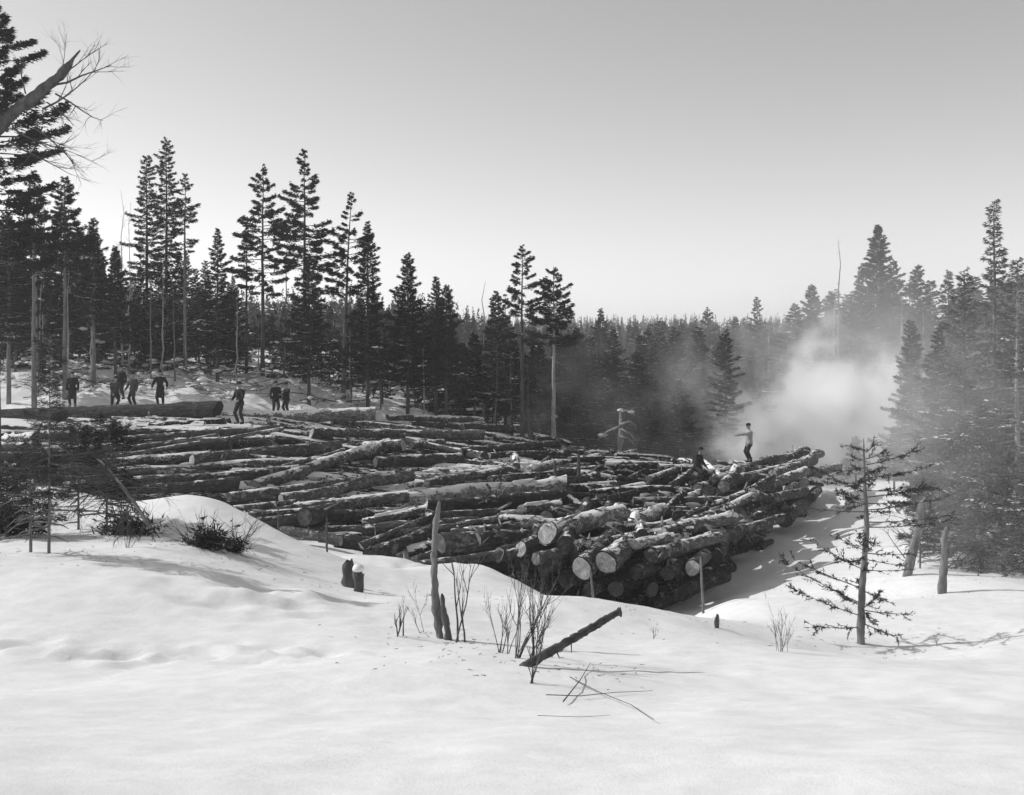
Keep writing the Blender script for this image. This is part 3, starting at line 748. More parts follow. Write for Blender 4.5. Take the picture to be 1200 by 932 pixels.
TA(675, 385, 74, 'dark bushy spruce right of the bare pole trunk', GL, cbv=490, Rpx=34, nb=110, prof=prof_dense, snow=.1)
TA(630, 400, 71, 'dark low spruce behind the bare pole trunk', GL, cbv=480, Rpx=36, nb=110, prof=prof_dense, snow=.2)
TA(600, 405, 70, 'dark low spruce under the open-tiered one', GL, cbv=480, Rpx=34, nb=110, prof=prof_dense, snow=.25)
# right wood, nearer and greyer
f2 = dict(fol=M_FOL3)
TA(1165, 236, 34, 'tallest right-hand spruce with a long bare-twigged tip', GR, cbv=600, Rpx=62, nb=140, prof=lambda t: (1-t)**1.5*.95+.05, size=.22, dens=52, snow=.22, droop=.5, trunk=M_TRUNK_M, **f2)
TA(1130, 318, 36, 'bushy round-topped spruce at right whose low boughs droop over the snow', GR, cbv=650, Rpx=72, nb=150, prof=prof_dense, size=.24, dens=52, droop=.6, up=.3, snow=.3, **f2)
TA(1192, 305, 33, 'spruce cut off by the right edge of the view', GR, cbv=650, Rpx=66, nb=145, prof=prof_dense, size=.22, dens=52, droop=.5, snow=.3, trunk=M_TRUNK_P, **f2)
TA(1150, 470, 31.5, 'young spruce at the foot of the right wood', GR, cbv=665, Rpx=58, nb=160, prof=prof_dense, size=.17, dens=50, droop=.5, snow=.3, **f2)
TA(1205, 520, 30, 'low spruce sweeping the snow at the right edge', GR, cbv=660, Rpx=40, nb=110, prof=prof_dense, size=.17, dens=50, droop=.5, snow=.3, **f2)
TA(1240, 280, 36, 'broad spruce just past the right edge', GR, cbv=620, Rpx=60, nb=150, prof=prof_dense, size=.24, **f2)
TA(1028, 264, 98, 'tall spired spruce above the smoke', GM, cbv=380, Rpx=30, nb=150, prof=prof_spruce, size=.30, dens=80, snow=.1)
TA(1047, 305, 100, 'blunt spruce close right of the tall spired one', GM, cbv=420, Rpx=24, nb=110, prof=prof_narrow, size=.30, dens=80)
TA(1008, 312, 102, 'ragged spruce close left of the tall spired one', GM, cbv=420, Rpx=24, nb=100, prof=prof_open, size=.30, dens=80)
TA(1076, 312, 92, 'narrow knobby spruce between the spired tree and the right wood', GM, cbv=420, Rpx=20, nb=110, prof=prof_narrow, size=.30, dens=80)
TA(951, 334, 105, 'dark-headed spruce left of the tall bare mast', GM, cbv=420, Rpx=24, nb=110, prof=prof_spruce, size=.30, dens=80)
TA(887, 348, 112, 'lone thin-headed spruce standing above the valley wood', GM, cbv=430, Rpx=20, nb=60, prof=prof_open, size=.30, dens=80, gap=.15)
TA(704, 362, 118, 'slim pointed spruce rising above the dark ridge right of the pole trunk', GM, cbv=450, Rpx=22, nb=90, prof=prof_spruce, size=.30, dens=80)
TA(829, 360, 125, 'round-headed spruce midway along the valley skyline', GM, cbv=430, Rpx=20, nb=60, prof=prof_open, size=.42, dens=60, gap=.15)
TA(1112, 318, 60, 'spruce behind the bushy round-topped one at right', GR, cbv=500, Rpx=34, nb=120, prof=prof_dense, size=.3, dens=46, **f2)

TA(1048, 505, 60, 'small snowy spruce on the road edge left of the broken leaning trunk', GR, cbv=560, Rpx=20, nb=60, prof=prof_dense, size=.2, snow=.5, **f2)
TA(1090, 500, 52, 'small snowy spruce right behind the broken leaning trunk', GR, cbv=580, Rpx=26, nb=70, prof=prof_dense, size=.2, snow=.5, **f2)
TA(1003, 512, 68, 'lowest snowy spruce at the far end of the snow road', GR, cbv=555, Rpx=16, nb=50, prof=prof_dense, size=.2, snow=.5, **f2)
# prototypes and their copies filling the woods
protos = []
for k in range(9):
    pr = (prof_spruce, prof_dense, prof_narrow, prof_open)[k % 4]
    protos.append(conifer(random.Random(100+k), 12, (.10, .05, .22, .38)[k % 4], (2.1, 2.3, 1.5, 2.1)[k % 4], (120, 150, 110, 75)[k % 4], pr, size=.27, dens=85,
                          snow=(.25, .35, .15, .1)[k % 4], gap=(.1, 0, 0, .2)[k % 4], trunk=(M_TRUNK_D, M_TRUNK_M, M_TRUNK_D, M_TRUNK_P)[k % 4], dead=10))
used = [False]*len(protos)
def fill_tree(x, y, h, k, label, group, wide=1.0):
    s = h/12; w = s*rnd.uniform(.85, 1.15)*wide
    loc = (x, y, G(x, y)-.1); rz = rnd.uniform(0, 6.28)
    if not used[k]:
        used[k] = True; o = protos[k]; o.location = loc; o.rotation_euler = (0, 0, rz); o.scale = (w, w, s)
    else: o = dup(protos[k], loc, rz, (w, w, s))
    tag(o, label, 'tree', group)
sky_l = [(-80, 230), (0, 250), (60, 250), (120, 285), (160, 300), (230, 310), (270, 320), (340, 350), (390, 370), (420, 340), (470, 350), (520, 370), (545, 415), (600, 400), (650, 400), (690, 420)]
def interp(tab, u):
    if u <= tab[0][0]: return tab[0][1]
    for (a, b), (c, d) in zip(tab, tab[1:]):
        if u <= c: return b+(d-b)*(u-a)/(c-a)
    return tab[-1][1]
for k in range(100):
    Y = rnd.uniform(67, 98); u = -50+ (k+rnd.random())/100*740
    if u > 430: Y = max(Y, 72)
    x = PX(u, Y); vt = interp(sky_l, u)+rnd.uniform(-16, 42)
    h = -(vt-HOR)/F*Y-G(x, Y)
    fill_tree(x, Y, max(4, h), rnd.choice((0, 1, 1, 4, 5, 5, 8, 2, 3, 6, 7)), 'dark spruce, one of the crowd filling the left wood behind the pile', GL)
sky_m = [(660, 420), (700, 388), (760, 380), (850, 378), (900, 374), (950, 356), (1000, 338), (1060, 332), (1120, 335), (1260, 320)]
for k in range(84):
    Y = rnd.uniform(84, 165); u = 640+(k+rnd.random())/84*640
    x = PX(u, Y); vt = interp(sky_m, u)+rnd.choice((rnd.uniform(-10, 6), rnd.uniform(5, 50), rnd.uniform(5, 50)))
    h = -(vt-HOR)/F*Y-G(x, Y)
    fill_tree(x, Y, max(4, h), rnd.randrange(9), 'hazy spruce, one of the crowd filling the valley wood beyond the pile', GM, 1.45)
for k in range(20):
    Y = rnd.uniform(38, 75); u = rnd.uniform(1095, 1320) if Y < 60 else rnd.uniform(1060, 1320)
    x = PX(u, Y); vt = rnd.uniform(330, 470); h = -(vt-HOR)/F*Y-G(x, Y)
    fill_tree(x, Y, max(3, h), rnd.randrange(9), 'spruce in the thick of the right wood behind its front trees', GR)
for k in range(36):
    Y = rnd.uniform(71, 86); u = 640+(k+rnd.random())/36*215; x = PX(u, Y); vt = rnd.uniform(380, 445); h = -(vt-HOR)/F*Y-G(x, Y)
    fill_tree(x, Y, max(3, h), rnd.choice((1, 5, 0)), 'dark low spruce along the far side of the pile, left of the smoke', GM, 1.3)
for k, o in enumerate(protos):
    if not used[k]: 
        for c in list(o.children): bpy.data.objects.remove(c)
        bpy.data.objects.remove(o)

# far woods: one mass over the valley and the ridge
rg = np.random.default_rng(4)
NT = 5400; tr_list = []
ang_u = rg.uniform(-500, 1800, NT); fy = 165*np.exp(rg.random(NT)*np.log(620/165.)); fx = (ang_u-600)/F*fy
fz = ground_base(fx, fy)
for i in range(NT):
    h = rg.uniform(6, 10.5)*(1 if fy[i] < 350 else .9); R = h*rg.uniform(.14, .22); m = 56
    t = rg.random(m)**1.1; a = rg.random(m)*6.28; rr = R*(1-t)*(.6+.6*rg.random(m))+.15
    base = np.stack([fx[i]+np.cos(a)*rr*.25, fy[i]+np.sin(a)*rr*.25, fz[i]+h*(.05+.95*t)], 1)
    tip = np.stack([fx[i]+np.cos(a)*rr*1.2, fy[i]+np.sin(a)*rr*1.2, fz[i]+h*(.05+.95*t)-rr*.35], 1)
    s = np.stack([-np.sin(a), np.cos(a), rg.normal(0, .4, m)], 1)*(rr*.5+.12)[:, None]
    tr_list.append(np.stack([base+s+[0, 0, .3], tip, base-s], 1))
    tr_list.append(np.array([[[fx[i]-.12, fy[i], fz[i]-.5], [fx[i]+.12, fy[i], fz[i]-.5], [fx[i], fy[i], fz[i]+h*1.03]]]))
tag(link('far_forest', tri_mesh('far_forest', np.concatenate(tr_list), [M_FOL])), 'hazy spruce forest covering the far valley and ridge', 'forest', None, 'stuff')

# bare things
def branchy(mb, p, d, L, r, depth, rg, n=5, spread=.55, upb=.15, kids=3, mi=0):
    pts = [Vector(p)]; dd = Vector(d).normalized(); seg = 4
    for i in range(seg):
        dd = (dd+Vector((rg.gauss(0, .10), rg.gauss(0, .10), rg.gauss(0, .08)+upb*.15))).normalized(); pts.append(pts[-1]+dd*L/seg)
    mb.tube(pts, [r*(1-.75*i/seg) for i in range(seg+1)], n if depth > 1 else 3, mi, caps=False)
    if depth <= 0: return
    for k in range(kids):
        t = rg.uniform(.25, .95); i = min(seg-1, int(t*seg)); q = pts[i].lerp(pts[i+1], t*seg-i)
        nd = (dd+Vector((rg.gauss(0, spread), rg.gauss(0, spread), rg.gauss(0, spread)+upb))).normalized()
        branchy(mb, q, nd, L*rg.uniform(.4, .62), r*(1-.7*t)*.6+.0015, depth-1, rg, n, spread, upb, kids, mi)
def bare_tree(u, vtop, Y, label, r=.06, mat=M_TRUNK_M, kids=8, seed=1, lean=0, name='bare_tree', bl=.22, group=None, cat='tree'):
    x = PX(u, Y); z = G(x, Y); H = -(vtop-HOR)/F*Y-z; rg = random.Random(seed)
    root = empty(name, (x, Y, z)); tb = MB(); n = 8
    pts = [Vector((lean*H*(i/n)+.02*H*NV((i*.8, seed, 1)), .02*H*NV((i*.8, seed, 5)), -.3+(H+.3)*i/n)) for i in range(n+1)]
    tb.tube(pts, [r*(1-.9*i/n) for i in range(n+1)], 6)
    tb.build('trunk', mat, root)
    bb = MB()
    for k in range(kids):
        if kids <= 7: bb = MB()
        t = rg.uniform(.3, .98); q = pts[min(n-1, int(t*n))].lerp(pts[min(n-1, int(t*n))+1], t*n-int(t*n)); a = rg.uniform(0, 6.28)
        branchy(bb, q, (math.cos(a), math.sin(a), rg.uniform(.8, 2.2)), H*bl*(1.2-t)*rg.uniform(.6, 1.2), r*.3*(1.2-t), 2, rg, 3)
        if kids <= 7: bb.build('limb', mat, root)
    if kids > 7: bb.build('branches', mat, root)
    tag(root, label, cat, group); return root
bare_tree(143, 222, 68, 'bare pale birch with fine upright twigs left of the narrow spires', .07, M_TRUNK_P, 18, 3, bl=.13)
bare_tree(152, 238, 69, 'second bare pale birch, close right of the first', .06, M_TRUNK_P, 16, 4, bl=.12)
bare_tree(567, 330, 70, 'thin bare pole of a dead tree left of the middle clump', .10, M_TRUNK_M, 2, 5, bl=.05, name='dead_tree')
bare_tree(983, 280, 100, 'tall bare mast of a dead tree left of the spired spruce', .16, M_TRUNK_M, 7, 6, bl=.06, name='dead_tree')
bare_tree(1033, 400, 86, 'slim white birch trunk standing in the smoke', .09, M_TRUNK_P, 3, 8, bl=.1, name='birch_tree')
bare_tree(975, 385, 92, 'slim white birch left of the one in the smoke', .08, M_TRUNK_P, 4, 9, bl=.1, name='birch_tree')
for k, (u, vt, Y, mt, lb) in enumerate((
        (80, 300, 61.5, M_TRUNK_P, 'straight pale trunk rising behind the leftmost man'), (44, 310, 62, M_TRUNK_P, 'pale trunk between the left edge and the leftmost man'),
        (108, 330, 63, M_TRUNK_P, 'thin pale trunk right of the leftmost man'), (177, 320, 64, M_TRUNK_M, 'grey trunk rising behind the man beside the huge log tip'),
        (190, 300, 66, M_TRUNK_P, 'thin pale trunk right of the grey one behind the men'), (205, 330, 65, M_TRUNK_M, 'slim grey trunk above the white slash heap'),
        (218, 340, 67, M_TRUNK_P, 'slim pale leaning trunk right of the slash heap'), (277, 350, 64, M_TRUNK_P, 'pale trunk rising straight behind the lone standing man'),
        (332, 250, 69, M_TRUNK_M, 'thin bare trunk between the first two tall skyline trees'), (411, 330, 65, M_TRUNK_M, 'slender grey trunk at the foot of the leaning bare one'),
        (446, 380, 66, M_TRUNK_M, 'short grey trunk beneath the black dense spire'), (497, 400, 66, M_TRUNK_P, 'thin pale trunk in front of the paired black spruces'),
        (580, 400, 68, M_TRUNK_M, 'dim grey trunk below the dead pole'), (620, 430, 69, M_TRUNK_M, 'dim grey trunk left of the bare pole trunk'), (598, 410, 69, M_TRUNK_M, 'dim slim trunk under the open-tiered spruce'))):
    bare_tree(u, vt, Y, lb, .07 if mt is M_TRUNK_P else .065, mt, 9, 20+k, lean=rnd.uniform(-.03, .03), name='tree_trunk', bl=.12, group='slim trunks at the front of the left wood')

# big pine at the left edge, and the leaning dead tree across it
def edge_pine():
    Y = 48; u = -6; x = PX(u, Y); z = G(x, Y); H = -(2-HOR)/F*Y-z
    root = conifer(random.Random(77), H, .44, 3.2, 130, lambda t: (1-t**3)*(.75+.25*math.sin(t*17)), size=.30, dens=120, droop=.25, up=.25, smin=.35, gap=.05, name='pine_tree', trunk=M_TRUNK_D, tr=.28, thin=.3)
    root.location = (x, Y, z); tag(root, 'ragged dark tree hanging in from the upper left edge', 'tree')
edge_pine()
def leaning_dead():
    Y = 47; rg = random.Random(8)
    a = P(-320, 0, Y); a.z = G(a.x, Y)-.3
    pts = [a, P(-170, 300, Y), P(-60, 195, Y), P(0, 146, Y), P(40, 113, Y-.2), P(66, 92, Y-.2), P(80, 78, Y-.2), P(86, 68, Y-.2), P(94, 59, Y-.2)]
    root = empty('leaning_dead_tree', a); inv = lambda p: p-a
    tb = MB(); tb.rough([inv(p) for p in pts], [.36, .33, .30, .26, .23, .22, .18, .07, .03], 14, amp=.2, seed=3)
    tb.build('trunk', M_TRUNK_D, root)
    bb = MB()
    for (p0, p1, r) in (((60, 100), (135, 88), .035), ((50, 128), (118, 100), .03), ((65, 110), (125, 152), .03), ((40, 150), (95, 190), .03), ((15, 150), (60, 185), .03),
                        ((75, 85), (118, 55), .02), ((55, 120), (95, 148), .022), ((10, 165), (75, 215), .03), ((70, 95), (80, 40), .012), ((30, 110), (15, 75), .02), ((45, 165), (110, 200), .018)):
        q0, q1 = P(p0[0], p0[1], Y), P(p1[0], p1[1], Y-rg.uniform(-.8, .8)); branchy(bb, inv(q0), q1-q0, (q1-q0).length, r*1.75, 2, rg, 4, .42, .1, 5)
    bb.build('branches', M_TWIG, root); tag(root, 'broken dead trunk leaning in from upper left with bare twigs', 'dead tree')
leaning_dead()

# saplings and small trees in the snow
def sapling(u, vbase_Y, vtop, label, R, nb, cb, seed, trunk=M_TRUNK_M, tr=.03, lean=(0, 0), **kw):
    Y = vbase_Y; x = PX(u, Y); z = G(x, Y); H = -(vtop-HOR)/F*Y-z
    o = conifer(random.Random(seed), H, cb, R, nb, kw.pop('prof', prof_open), size=kw.pop('size', .12), dens=kw.pop('dens', 260), droop=kw.pop('droop', .15), up=.15, smin=.15, tr=tr, lean=lean, trunk=trunk, thin=.16, name=kw.pop('name', 'spruce_sapling'), dead=kw.pop('dead', 12), **kw)
    o.location = (x, Y, z); tag(o, label, 'sapling'); return o
sapling(58, 18.5, 402, 'taller of two saplings on the snow at left, its stem thin above the twigs', .95, 60, .36, 5, gap=.1, fol=M_FOL2, prof=lambda t: max(.12, 1-t*1.5))
sapling(36, 18.6, 520, 'shorter sapling left of the taller one at left', .6, 26, .42, 6, fol=M_FOL2)
sapling(8, 21.5, 545, 'low dark bushy spruce at the left edge on the snow bank', 1.0, 60, .04, 7, prof=prof_dense, snow=.1, tr=.05)
sapling(125, 22.5, 488, 'dark scraggy young spruce standing behind the two saplings', .95, 60, .3, 9, fol=M_FOL, gap=.12)
sapling(92, 23.0, 500, 'thin scraggy young spruce among the fallen brush at left', .85, 50, .3, 10, fol=M_FOL, gap=.1)

def custom_spruce():
    Y = 20.0; x = PX(1008, Y); z = G(x, Y); root = empty('small_spruce', (x, Y, z)); s = Y/F; rg = random.Random(3); nrg = np.random.default_rng(3)
    Hh = -(515-HOR)/F*Y-z
    def zp(v): return -(v-HOR)/F*Y-z
    pts = [Vector((0, 0, -.3)), Vector((.03, 0, zp(700))), Vector((8*s, 0, zp(620))), Vector((5*s, 0, zp(560))), Vector((4*s, 0, zp(514)))]
    tb = MB(); tb.rough(pts, [.075, .064, .048, .028, .008], 10, amp=.12, seed=2); tb.build('trunk', M_TRUNK_M, root)
    bb = MB(); tris = []
    def bough(v, L, dy, droopv, dens, curve=.2, thick=.012):
        zz = zp(v); t = max(0, min(1, (765-v)/250)); x0 = 7*s*min(1, t*1.6)
        p0 = Vector((x0, 0, zz)); n = 7; pp = []
        for i in range(n+1):
            q = i/n; pp.append(p0+Vector((L*q, dy*q, droopv*q+curve*abs(L)*q*q)))
        bb.tube(pp, [thick*(1-.8*i/n) for i in range(n+1)], 4, caps=False)
        Lt = (pp[-1]-pp[0]).length
        for k in range(int(Lt*15)):      # twigs
            q = rg.uniform(.15, 1); i = min(n-1, int(q*n)); b = pp[i].lerp(pp[i+1], q*n-i)
            d = ((pp[-1]-pp[0]).normalized()+Vector((rg.gauss(0, .5), rg.gauss(0, .6), rg.gauss(-.05, .3)))).normalized(); l = rg.uniform(.08, .26)
            bb.tube([b, b+d*l], [.004, .002], 3, caps=False)
            m = int(dens*l*(60 if v < 610 else 80))
            if m < 1: continue
            tt = nrg.random(m)[:, None]; base = np.array(b)[None]+np.array(d)[None]*tt*l
            nd = nrg.normal(0, 1, (m, 3))+np.array(d)[None]*.9; nd /= np.linalg.norm(nd, axis=1)[:, None]
            q2 = nrg.normal(0, 1, (m, 3)); q2 = np.cross(q2, nd); q2 /= np.linalg.norm(q2, axis=1)[:, None]
            tris.append(np.stack([base-q2*.009, base+q2*.009, base+nd*(.04+.05*nrg.random((m, 1)))], 1))
    S = 1/1.0
    for v, l, dv, dn in ((548, -34, 10, 1.3), (545, 60, -12, 1.6), (560, 70, -4, 1.6), (565, -45, 12, 1.2), (575, 66, 2, 2.4), (578, -52, -20, 1.2), (583, 84, -8, 2.2), (590, -28, 10, 1.6), (590, 50, 6, 1.8), (598, 100, -6, .6), (612, 110, 8, .5), (600, -105, 4, .12), (618, 90, 0, .5),
                         (648, 60, 16, .7), (655, 50, 26, .6), (645, -40, -16, .8), (668, -55, -24, .8), (668, 45, 4, .3), (690, -78, -24, .9), (708, -92, -40, 1.0), (715, 50, 10, .5), (722, -85, -28, 1.3), (735, -62, 2, 1.1),
                         (530, 18, -6, 1.4), (528, -16, -4, 1.4), (538, 26, -4, 1.6), (570, -20, 4, 2.0), (586, -36, -2, 1.6)):
        bough(v, l*s, rg.uniform(-.35, .35), -dv*s*.6 if dv > 0 else -dv*s, dn, .10)
    for k in range(22):
        v = rg.uniform(535, 610) if k < 9 else rg.uniform(600, 730); a = rg.choice((1, -1)); bough(v, rg.uniform(-25, 40)*s, a*rg.uniform(.3, .9), rg.uniform(-.15, .1), 1.4, .1)
    bb.build('branches', M_TWIG, root)
    link('needles', tri_mesh('needles', np.concatenate(tris), [M_FOL2]), root)
    tag(root, 'scraggy small spruce with one-sided boughs on the right-hand snow', 'tree')
custom_spruce()

def post(u, v0, v1, Y, label, r, name='stake', u1=None, mat=M_TWIG, cap=None, cat='stake', group=None, seed=1, n=7, Yt=None):
    rg = random.Random(seed+int(u)); x = PX(u, Y); z = min(G(x, Y), P(u, v0, Y).z+.05); b = Vector((x, Y, z-.25))
    t = P(u1 or u, v1, Yt or Y); m = MB(); k = 6
    pts = [Vector((0, 0, 0)).lerp(t-b, i/k)+Vector((r*.5*NV((i*1.3, u, 0)), r*.5*NV((i*1.3, u, 4)), 0))*(0 if i in (0,) else 1) for i in range(k+1)]
    m.rough(pts, [r*(1-.18*i/k) for i in range(k)]+[r*(.9 if cat == 'stump' else .62)], 10, amp=.16, seed=u*.1)
    o = m.build(name, mat); o.location = b; tag(o, label, cat, group)
    if cap:
        c = MB(); c.blob(t-b+Vector((0, 0, cap*.35)), cap, cap, cap*.7, rg, 9, 6, rough=.08); c.build('snow_cap', M_SNOW, o)
    return o
post(1060, 673, 586, 30, 'broken leaning trunk behind the scraggy small spruce', .12, 'leaning_stump', 1084, M_DEAD, cat='stump')
post(1103, 698, 618, 27, 'upright cut post on the snow right of the small spruce', .10, 'post', 1109, M_DEAD, cat='post')
sapling(1122, 33.5, 560, 'dark bushy young spruce behind the upright cut post', 1.1, 60, .12, 33, fol=M_FOL2, prof=prof_dense, size=.14, dens=170, snow=.2)
sapling(1078, 31.5, 560, 'dark tuft of spruce beside the broken leaning trunk', .9, 40, .30, 34, fol=M_FOL2, size=.14, dens=170)
post(383, 662, 608, 31.5, 'dark upright stake at the left foot of the pile', .035, group='stakes at the foot of the pile')
post(326, 640, 596, 34, 'short dark stake left of the taller one at the pile foot', .032, group='stakes at the foot of the pile')
post(702, 716, 668, 27.5, 'slim pale stake in front of the largest round log end', .035, u1=692, group='stakes at the foot of the pile', mat=M_TRUNK_M)
post(825, 722, 652, 27, 'slim pale stake at the right front corner of the pile', .035, u1=821, group='stakes at the foot of the pile', mat=M_TRUNK_M)
post(836, 748, 722, 19, 'short broken stub in the snow right of the pale stake', .05, 'stub', u1=841, mat=M_TWIG)
post(650, 562, 540, 44.5, 'slim black stake standing up among logs above the white log', .08, mat=M_TWIG)
post(678, 560, 532, 46.5, 'second slim black stake, right of the first on the pile', .08, mat=M_TWIG)
post(420, 690, 669, 19.6, 'small stump wearing a round snow cap left of the pile front', .10, 'stump', cap=.11, mat=M_TRUNK_D, cat='stump')
post(408, 684, 660, 20.3, 'dark stump close behind the snow-capped one', .13, 'stump', mat=M_TRUNK_D, cat='stump')
def snag():
    Y = 14.2; x = PX(518, Y); z = G(x, Y); root = empty('snag', (x, Y, z)); rg = random.Random(2); o0 = Vector((x, Y, z))
    m = MB(); pts = [P(522, 775, Y), P(514, 735, Y), P(509, 690, Y), P(508, 650, Y), P(511, 615, Y), P(515, 588, Y)]
    m.rough([p-o0-Vector((0, 0, .15 if i == 0 else 0)) for i, p in enumerate(pts)], [.066, .055, .05, .043, .040, .026], 10, amp=.26, seed=1); m.build('stem', M_TRUNK_M, root)
    m = MB(); pts = [P(527, 775, Y-.1), P(524, 740, Y-.1), P(520, 715, Y-.1), P(518, 696, Y-.1)]
    m.rough([p-o0-Vector((0, 0, .15 if i == 0 else 0)) for i, p in enumerate(pts)], [.055, .05, .04, .016], 10, amp=.3, seed=5); m.build('stem', M_TRUNK_D, root)
    m = MB()
    for q in (600, 640, 662, 700): 
        p = P(510, q, Y)-o0; d = Vector((rg.choice((-1, 1)), rg.uniform(-.5, .5), .4)).normalized(); m.tube([p, p+d*rg.uniform(.08, .16)], [.014, .006], 4)
    m.build('twig_stubs', M_DEAD, root)
    tag(root, 'crooked broken snag with a shorter twin, upright in the foreground snow', 'snag')
snag()
def shrub(u, v, Y, hpx, label, n, seed, spread=.35, r=.009, lean=0):
    x = PX(u, Y); z = G(x, Y); o0 = Vector((x, Y, z-.05)); rg = random.Random(seed); m = MB()
    for k in range(n):
        d = Vector((rg.gauss(lean, spread), rg.gauss(0, spread*.7), 1)); L = hpx/F*Y*rg.uniform(.5, 1.05)
        branchy(m, Vector((rg.gauss(0, .04), rg.gauss(0, .04), 0)), d, L, r*rg.uniform(.7, 1.2), 2, rg, 5, .38, .35, 3)
    o = m.build('bare_shrub', M_TWIG); o.location = o0; tag(o, label, 'shrub', 'leafless shrubs poking out of the foreground snow'); return o
shrub(541, 777, 14.0, 115, 'tall forked leafless shrub just right of the snag', 3, 41, .16, .014, .12)
shrub(471, 777, 14.0, 48, 'small leafless shrub left of the snag', 3, 42, .2, .012)
shrub(500, 765, 14.6, 65, 'thin wispy twigs at the foot of the snag on its left', 2, 47, .2, .005, -.3)
shrub(590, 790, 12.9, 82, 'cluster of upright twigs between the snag and the slanting pole', 6, 43, .16, .007, .1)
shrub(603, 800, 12.3, 110, 'leafless shrub with arching twigs behind the pole foot', 7, 44, .28, .009, .3)
shrub(626, 812, 11.6, 140, 'largest leafless shrub rising through the slanting pole', 6, 45, .25, .010, .25)
shrub(622, 845, 10.3, 45, 'short stiff twigs under the pole foot', 3, 46, .15, .010, .05)
shrub(915, 785, 14.2, 50, 'faint tuft of thin stems on the right-hand snow', 7, 48, .18, .004)
shrub(763, 742, 16.5, 28, 'tiny sprig on the snow crest right of the shrubs', 2, 49, .4, .005)
shrub(838, 748, 18.8, 18, 'tiny sprig beside the short broken stub', 2, 50, .4, .006, .4)
shrub(150, 640, 19.5, 60, 'bare twigs right of the two saplings', 5, 51, .5, .006)
def snow_pole():
    a = P(612, 822, 11.2); b = P(727, 752, 12.2); ga = G(a.x, a.y)
    m = MB(); n = 9; rg = random.Random(6); d = b-a
    m.rough([a.lerp(b, i/n)-a for i in range(n+1)], [.05*(1-.25*i/n) for i in range(n+1)], 10, amp=.2, seed=9)
    for k in range(6):
        t = rg.uniform(.1, .9); p = d*t; q = Vector((rg.gauss(0, 1), rg.gauss(0, 1), rg.gauss(.2, 1))).normalized(); m.tube([p, p+q*rg.uniform(.08, .16)], [.012, .005], 4)
    o = m.build('broken_pole', M_TRUNK_D); o.location = a+Vector((0, 0, max(0, ga-a.z)-.02)); tag(o, 'dark broken pole slanting up out of the foreground snow', 'pole')
snow_pole()
def ground_stick(pxs, Y0, r, label):
    m = MB(); pts = []
    for (u, v) in pxs:
        # follow the snow: find where the line of sight meets the ground
        Y = Y0; 
        for _ in range(60):
            x = PX(u, Y); z = G(x, Y); zz = -(v-HOR)/F*Y
            if zz < z: Y -= .12
            else: break
        pts.append(Vector((PX(u, Y), Y, G(PX(u, Y), Y)+.03)))
    o0 = pts[0].copy(); m.tube([p-o0 for p in pts], [r*(1-.6*i/(len(pts)-1)) for i in range(len(pts))], 4)
    o = m.build('fallen_stick', M_TWIG); o.location = o0; tag(o, label, 'stick', 'sticks lying on the foreground snow')
ground_stick([(640, 818), (680, 817), (720, 815), (765, 812)], 14, .005, 'straight thin stick lying rightward from the slanting pole')
ground_stick([(668, 797), (700, 812), (740, 830), (766, 848)], 14, .005, 'thin stick slanting down right from the pole')
ground_stick([(630, 842), (680, 844), (715, 843)], 14, .003, 'faint twig lying lowest, under the slanting pole')
ground_stick([(660, 824), (680, 800), (692, 780)], 14, .006, 'short twig standing against the slanting pole')

# slash, brush and undergrowth
def slash(mb_n, area, seed, rng_L, r, snowp, label, name, mat=M_TWIG, cat='brush', kind=None, up=.25, zoff=(0, .5)):
    rg = random.Random(seed); m = MB()
    for k in range(mb_n):
        u = rg.uniform(area[0], area[1]); Y = rg.uniform(area[2], area[3]); x = PX(u, Y); z = G(x, Y)+rg.uniform(*zoff)
        a = rg.uniform(0, 3.14*2); d = Vector((math.cos(a), math.sin(a), rg.uniform(-.15, up))); L = rg.uniform(*rng_L)
        branchy(m, (x, Y, z), d, L, r*rg.uniform(.5, 1.2), 1, rg, 4, .5, 0, 4)
        if rg.random() < snowp:
            m.blob((x+d.x*L*.4, Y+d.y*L*.4, z+d.z*L*.4+.05), rg.uniform(.1, .4), rg.uniform(.1, .35), rg.uniform(.05, .12), rg, 6, 4, 1)
    o = m.build(name, [mat, M_WHITE]); tag(o, label, cat, None, kind); return o
slash(420, (-60, 430, 61, 72), 61, (.5, 2.2), .035, .45, 'tangle of snow-dusted slash along the foot of the left wood', 'slash', kind='stuff', zoff=(0, .7))
slash(480, (-60, 680, 69, 84), 62, (.8, 3.0), .03, .5, 'snow-caught undergrowth between the trunks of the left wood', 'undergrowth', kind='stuff', up=1.2, zoff=(0, 3.5))
slash(150, (700, 1010, 68, 84), 63, (.5, 2.0), .03, .6, 'low brush and snow clumps beyond the far side of the pile', 'undergrowth', kind='stuff', up=.8, zoff=(0, 1.0))
slash(90, (1060, 1220, 31, 40), 64, (.4, 1.4), .02, .5, 'snowy undergrowth at the foot of the right wood', 'undergrowth', kind='stuff', up=.9, zoff=(0, .8))
for k, (u, v, Y, L, r, e) in enumerate(((225, 452, 63, 3.5, .09, (.9, 0, -.28)), (206, 432, 65, 3.0, .09, (.7, .2, -.55)), (318, 455, 64, 2.6, .08, (.8, 0, -.5)), (100, 448, 62, 3.0, .07, (.9, 0, .12)))):
    m = MB(); d = Vector(e).normalized(); m.tube([Vector((0, 0, 0)), d*L*.5+Vector((0, 0, .04)), d*L], [r, r*.85, r*.6], 7)
    o = m.build('fallen_pole', M_TRUNK_P); p = P(u, v, Y); o.location = p
    tag(o, ('pale pole lying in the slash right of the group of men', 'pale pole slanting down the white slash heap', 'pale pole slanting down behind the pair of men', 'pale pole lying level right of the leftmost man')[k], 'pole', 'pale poles in the slash behind the men')
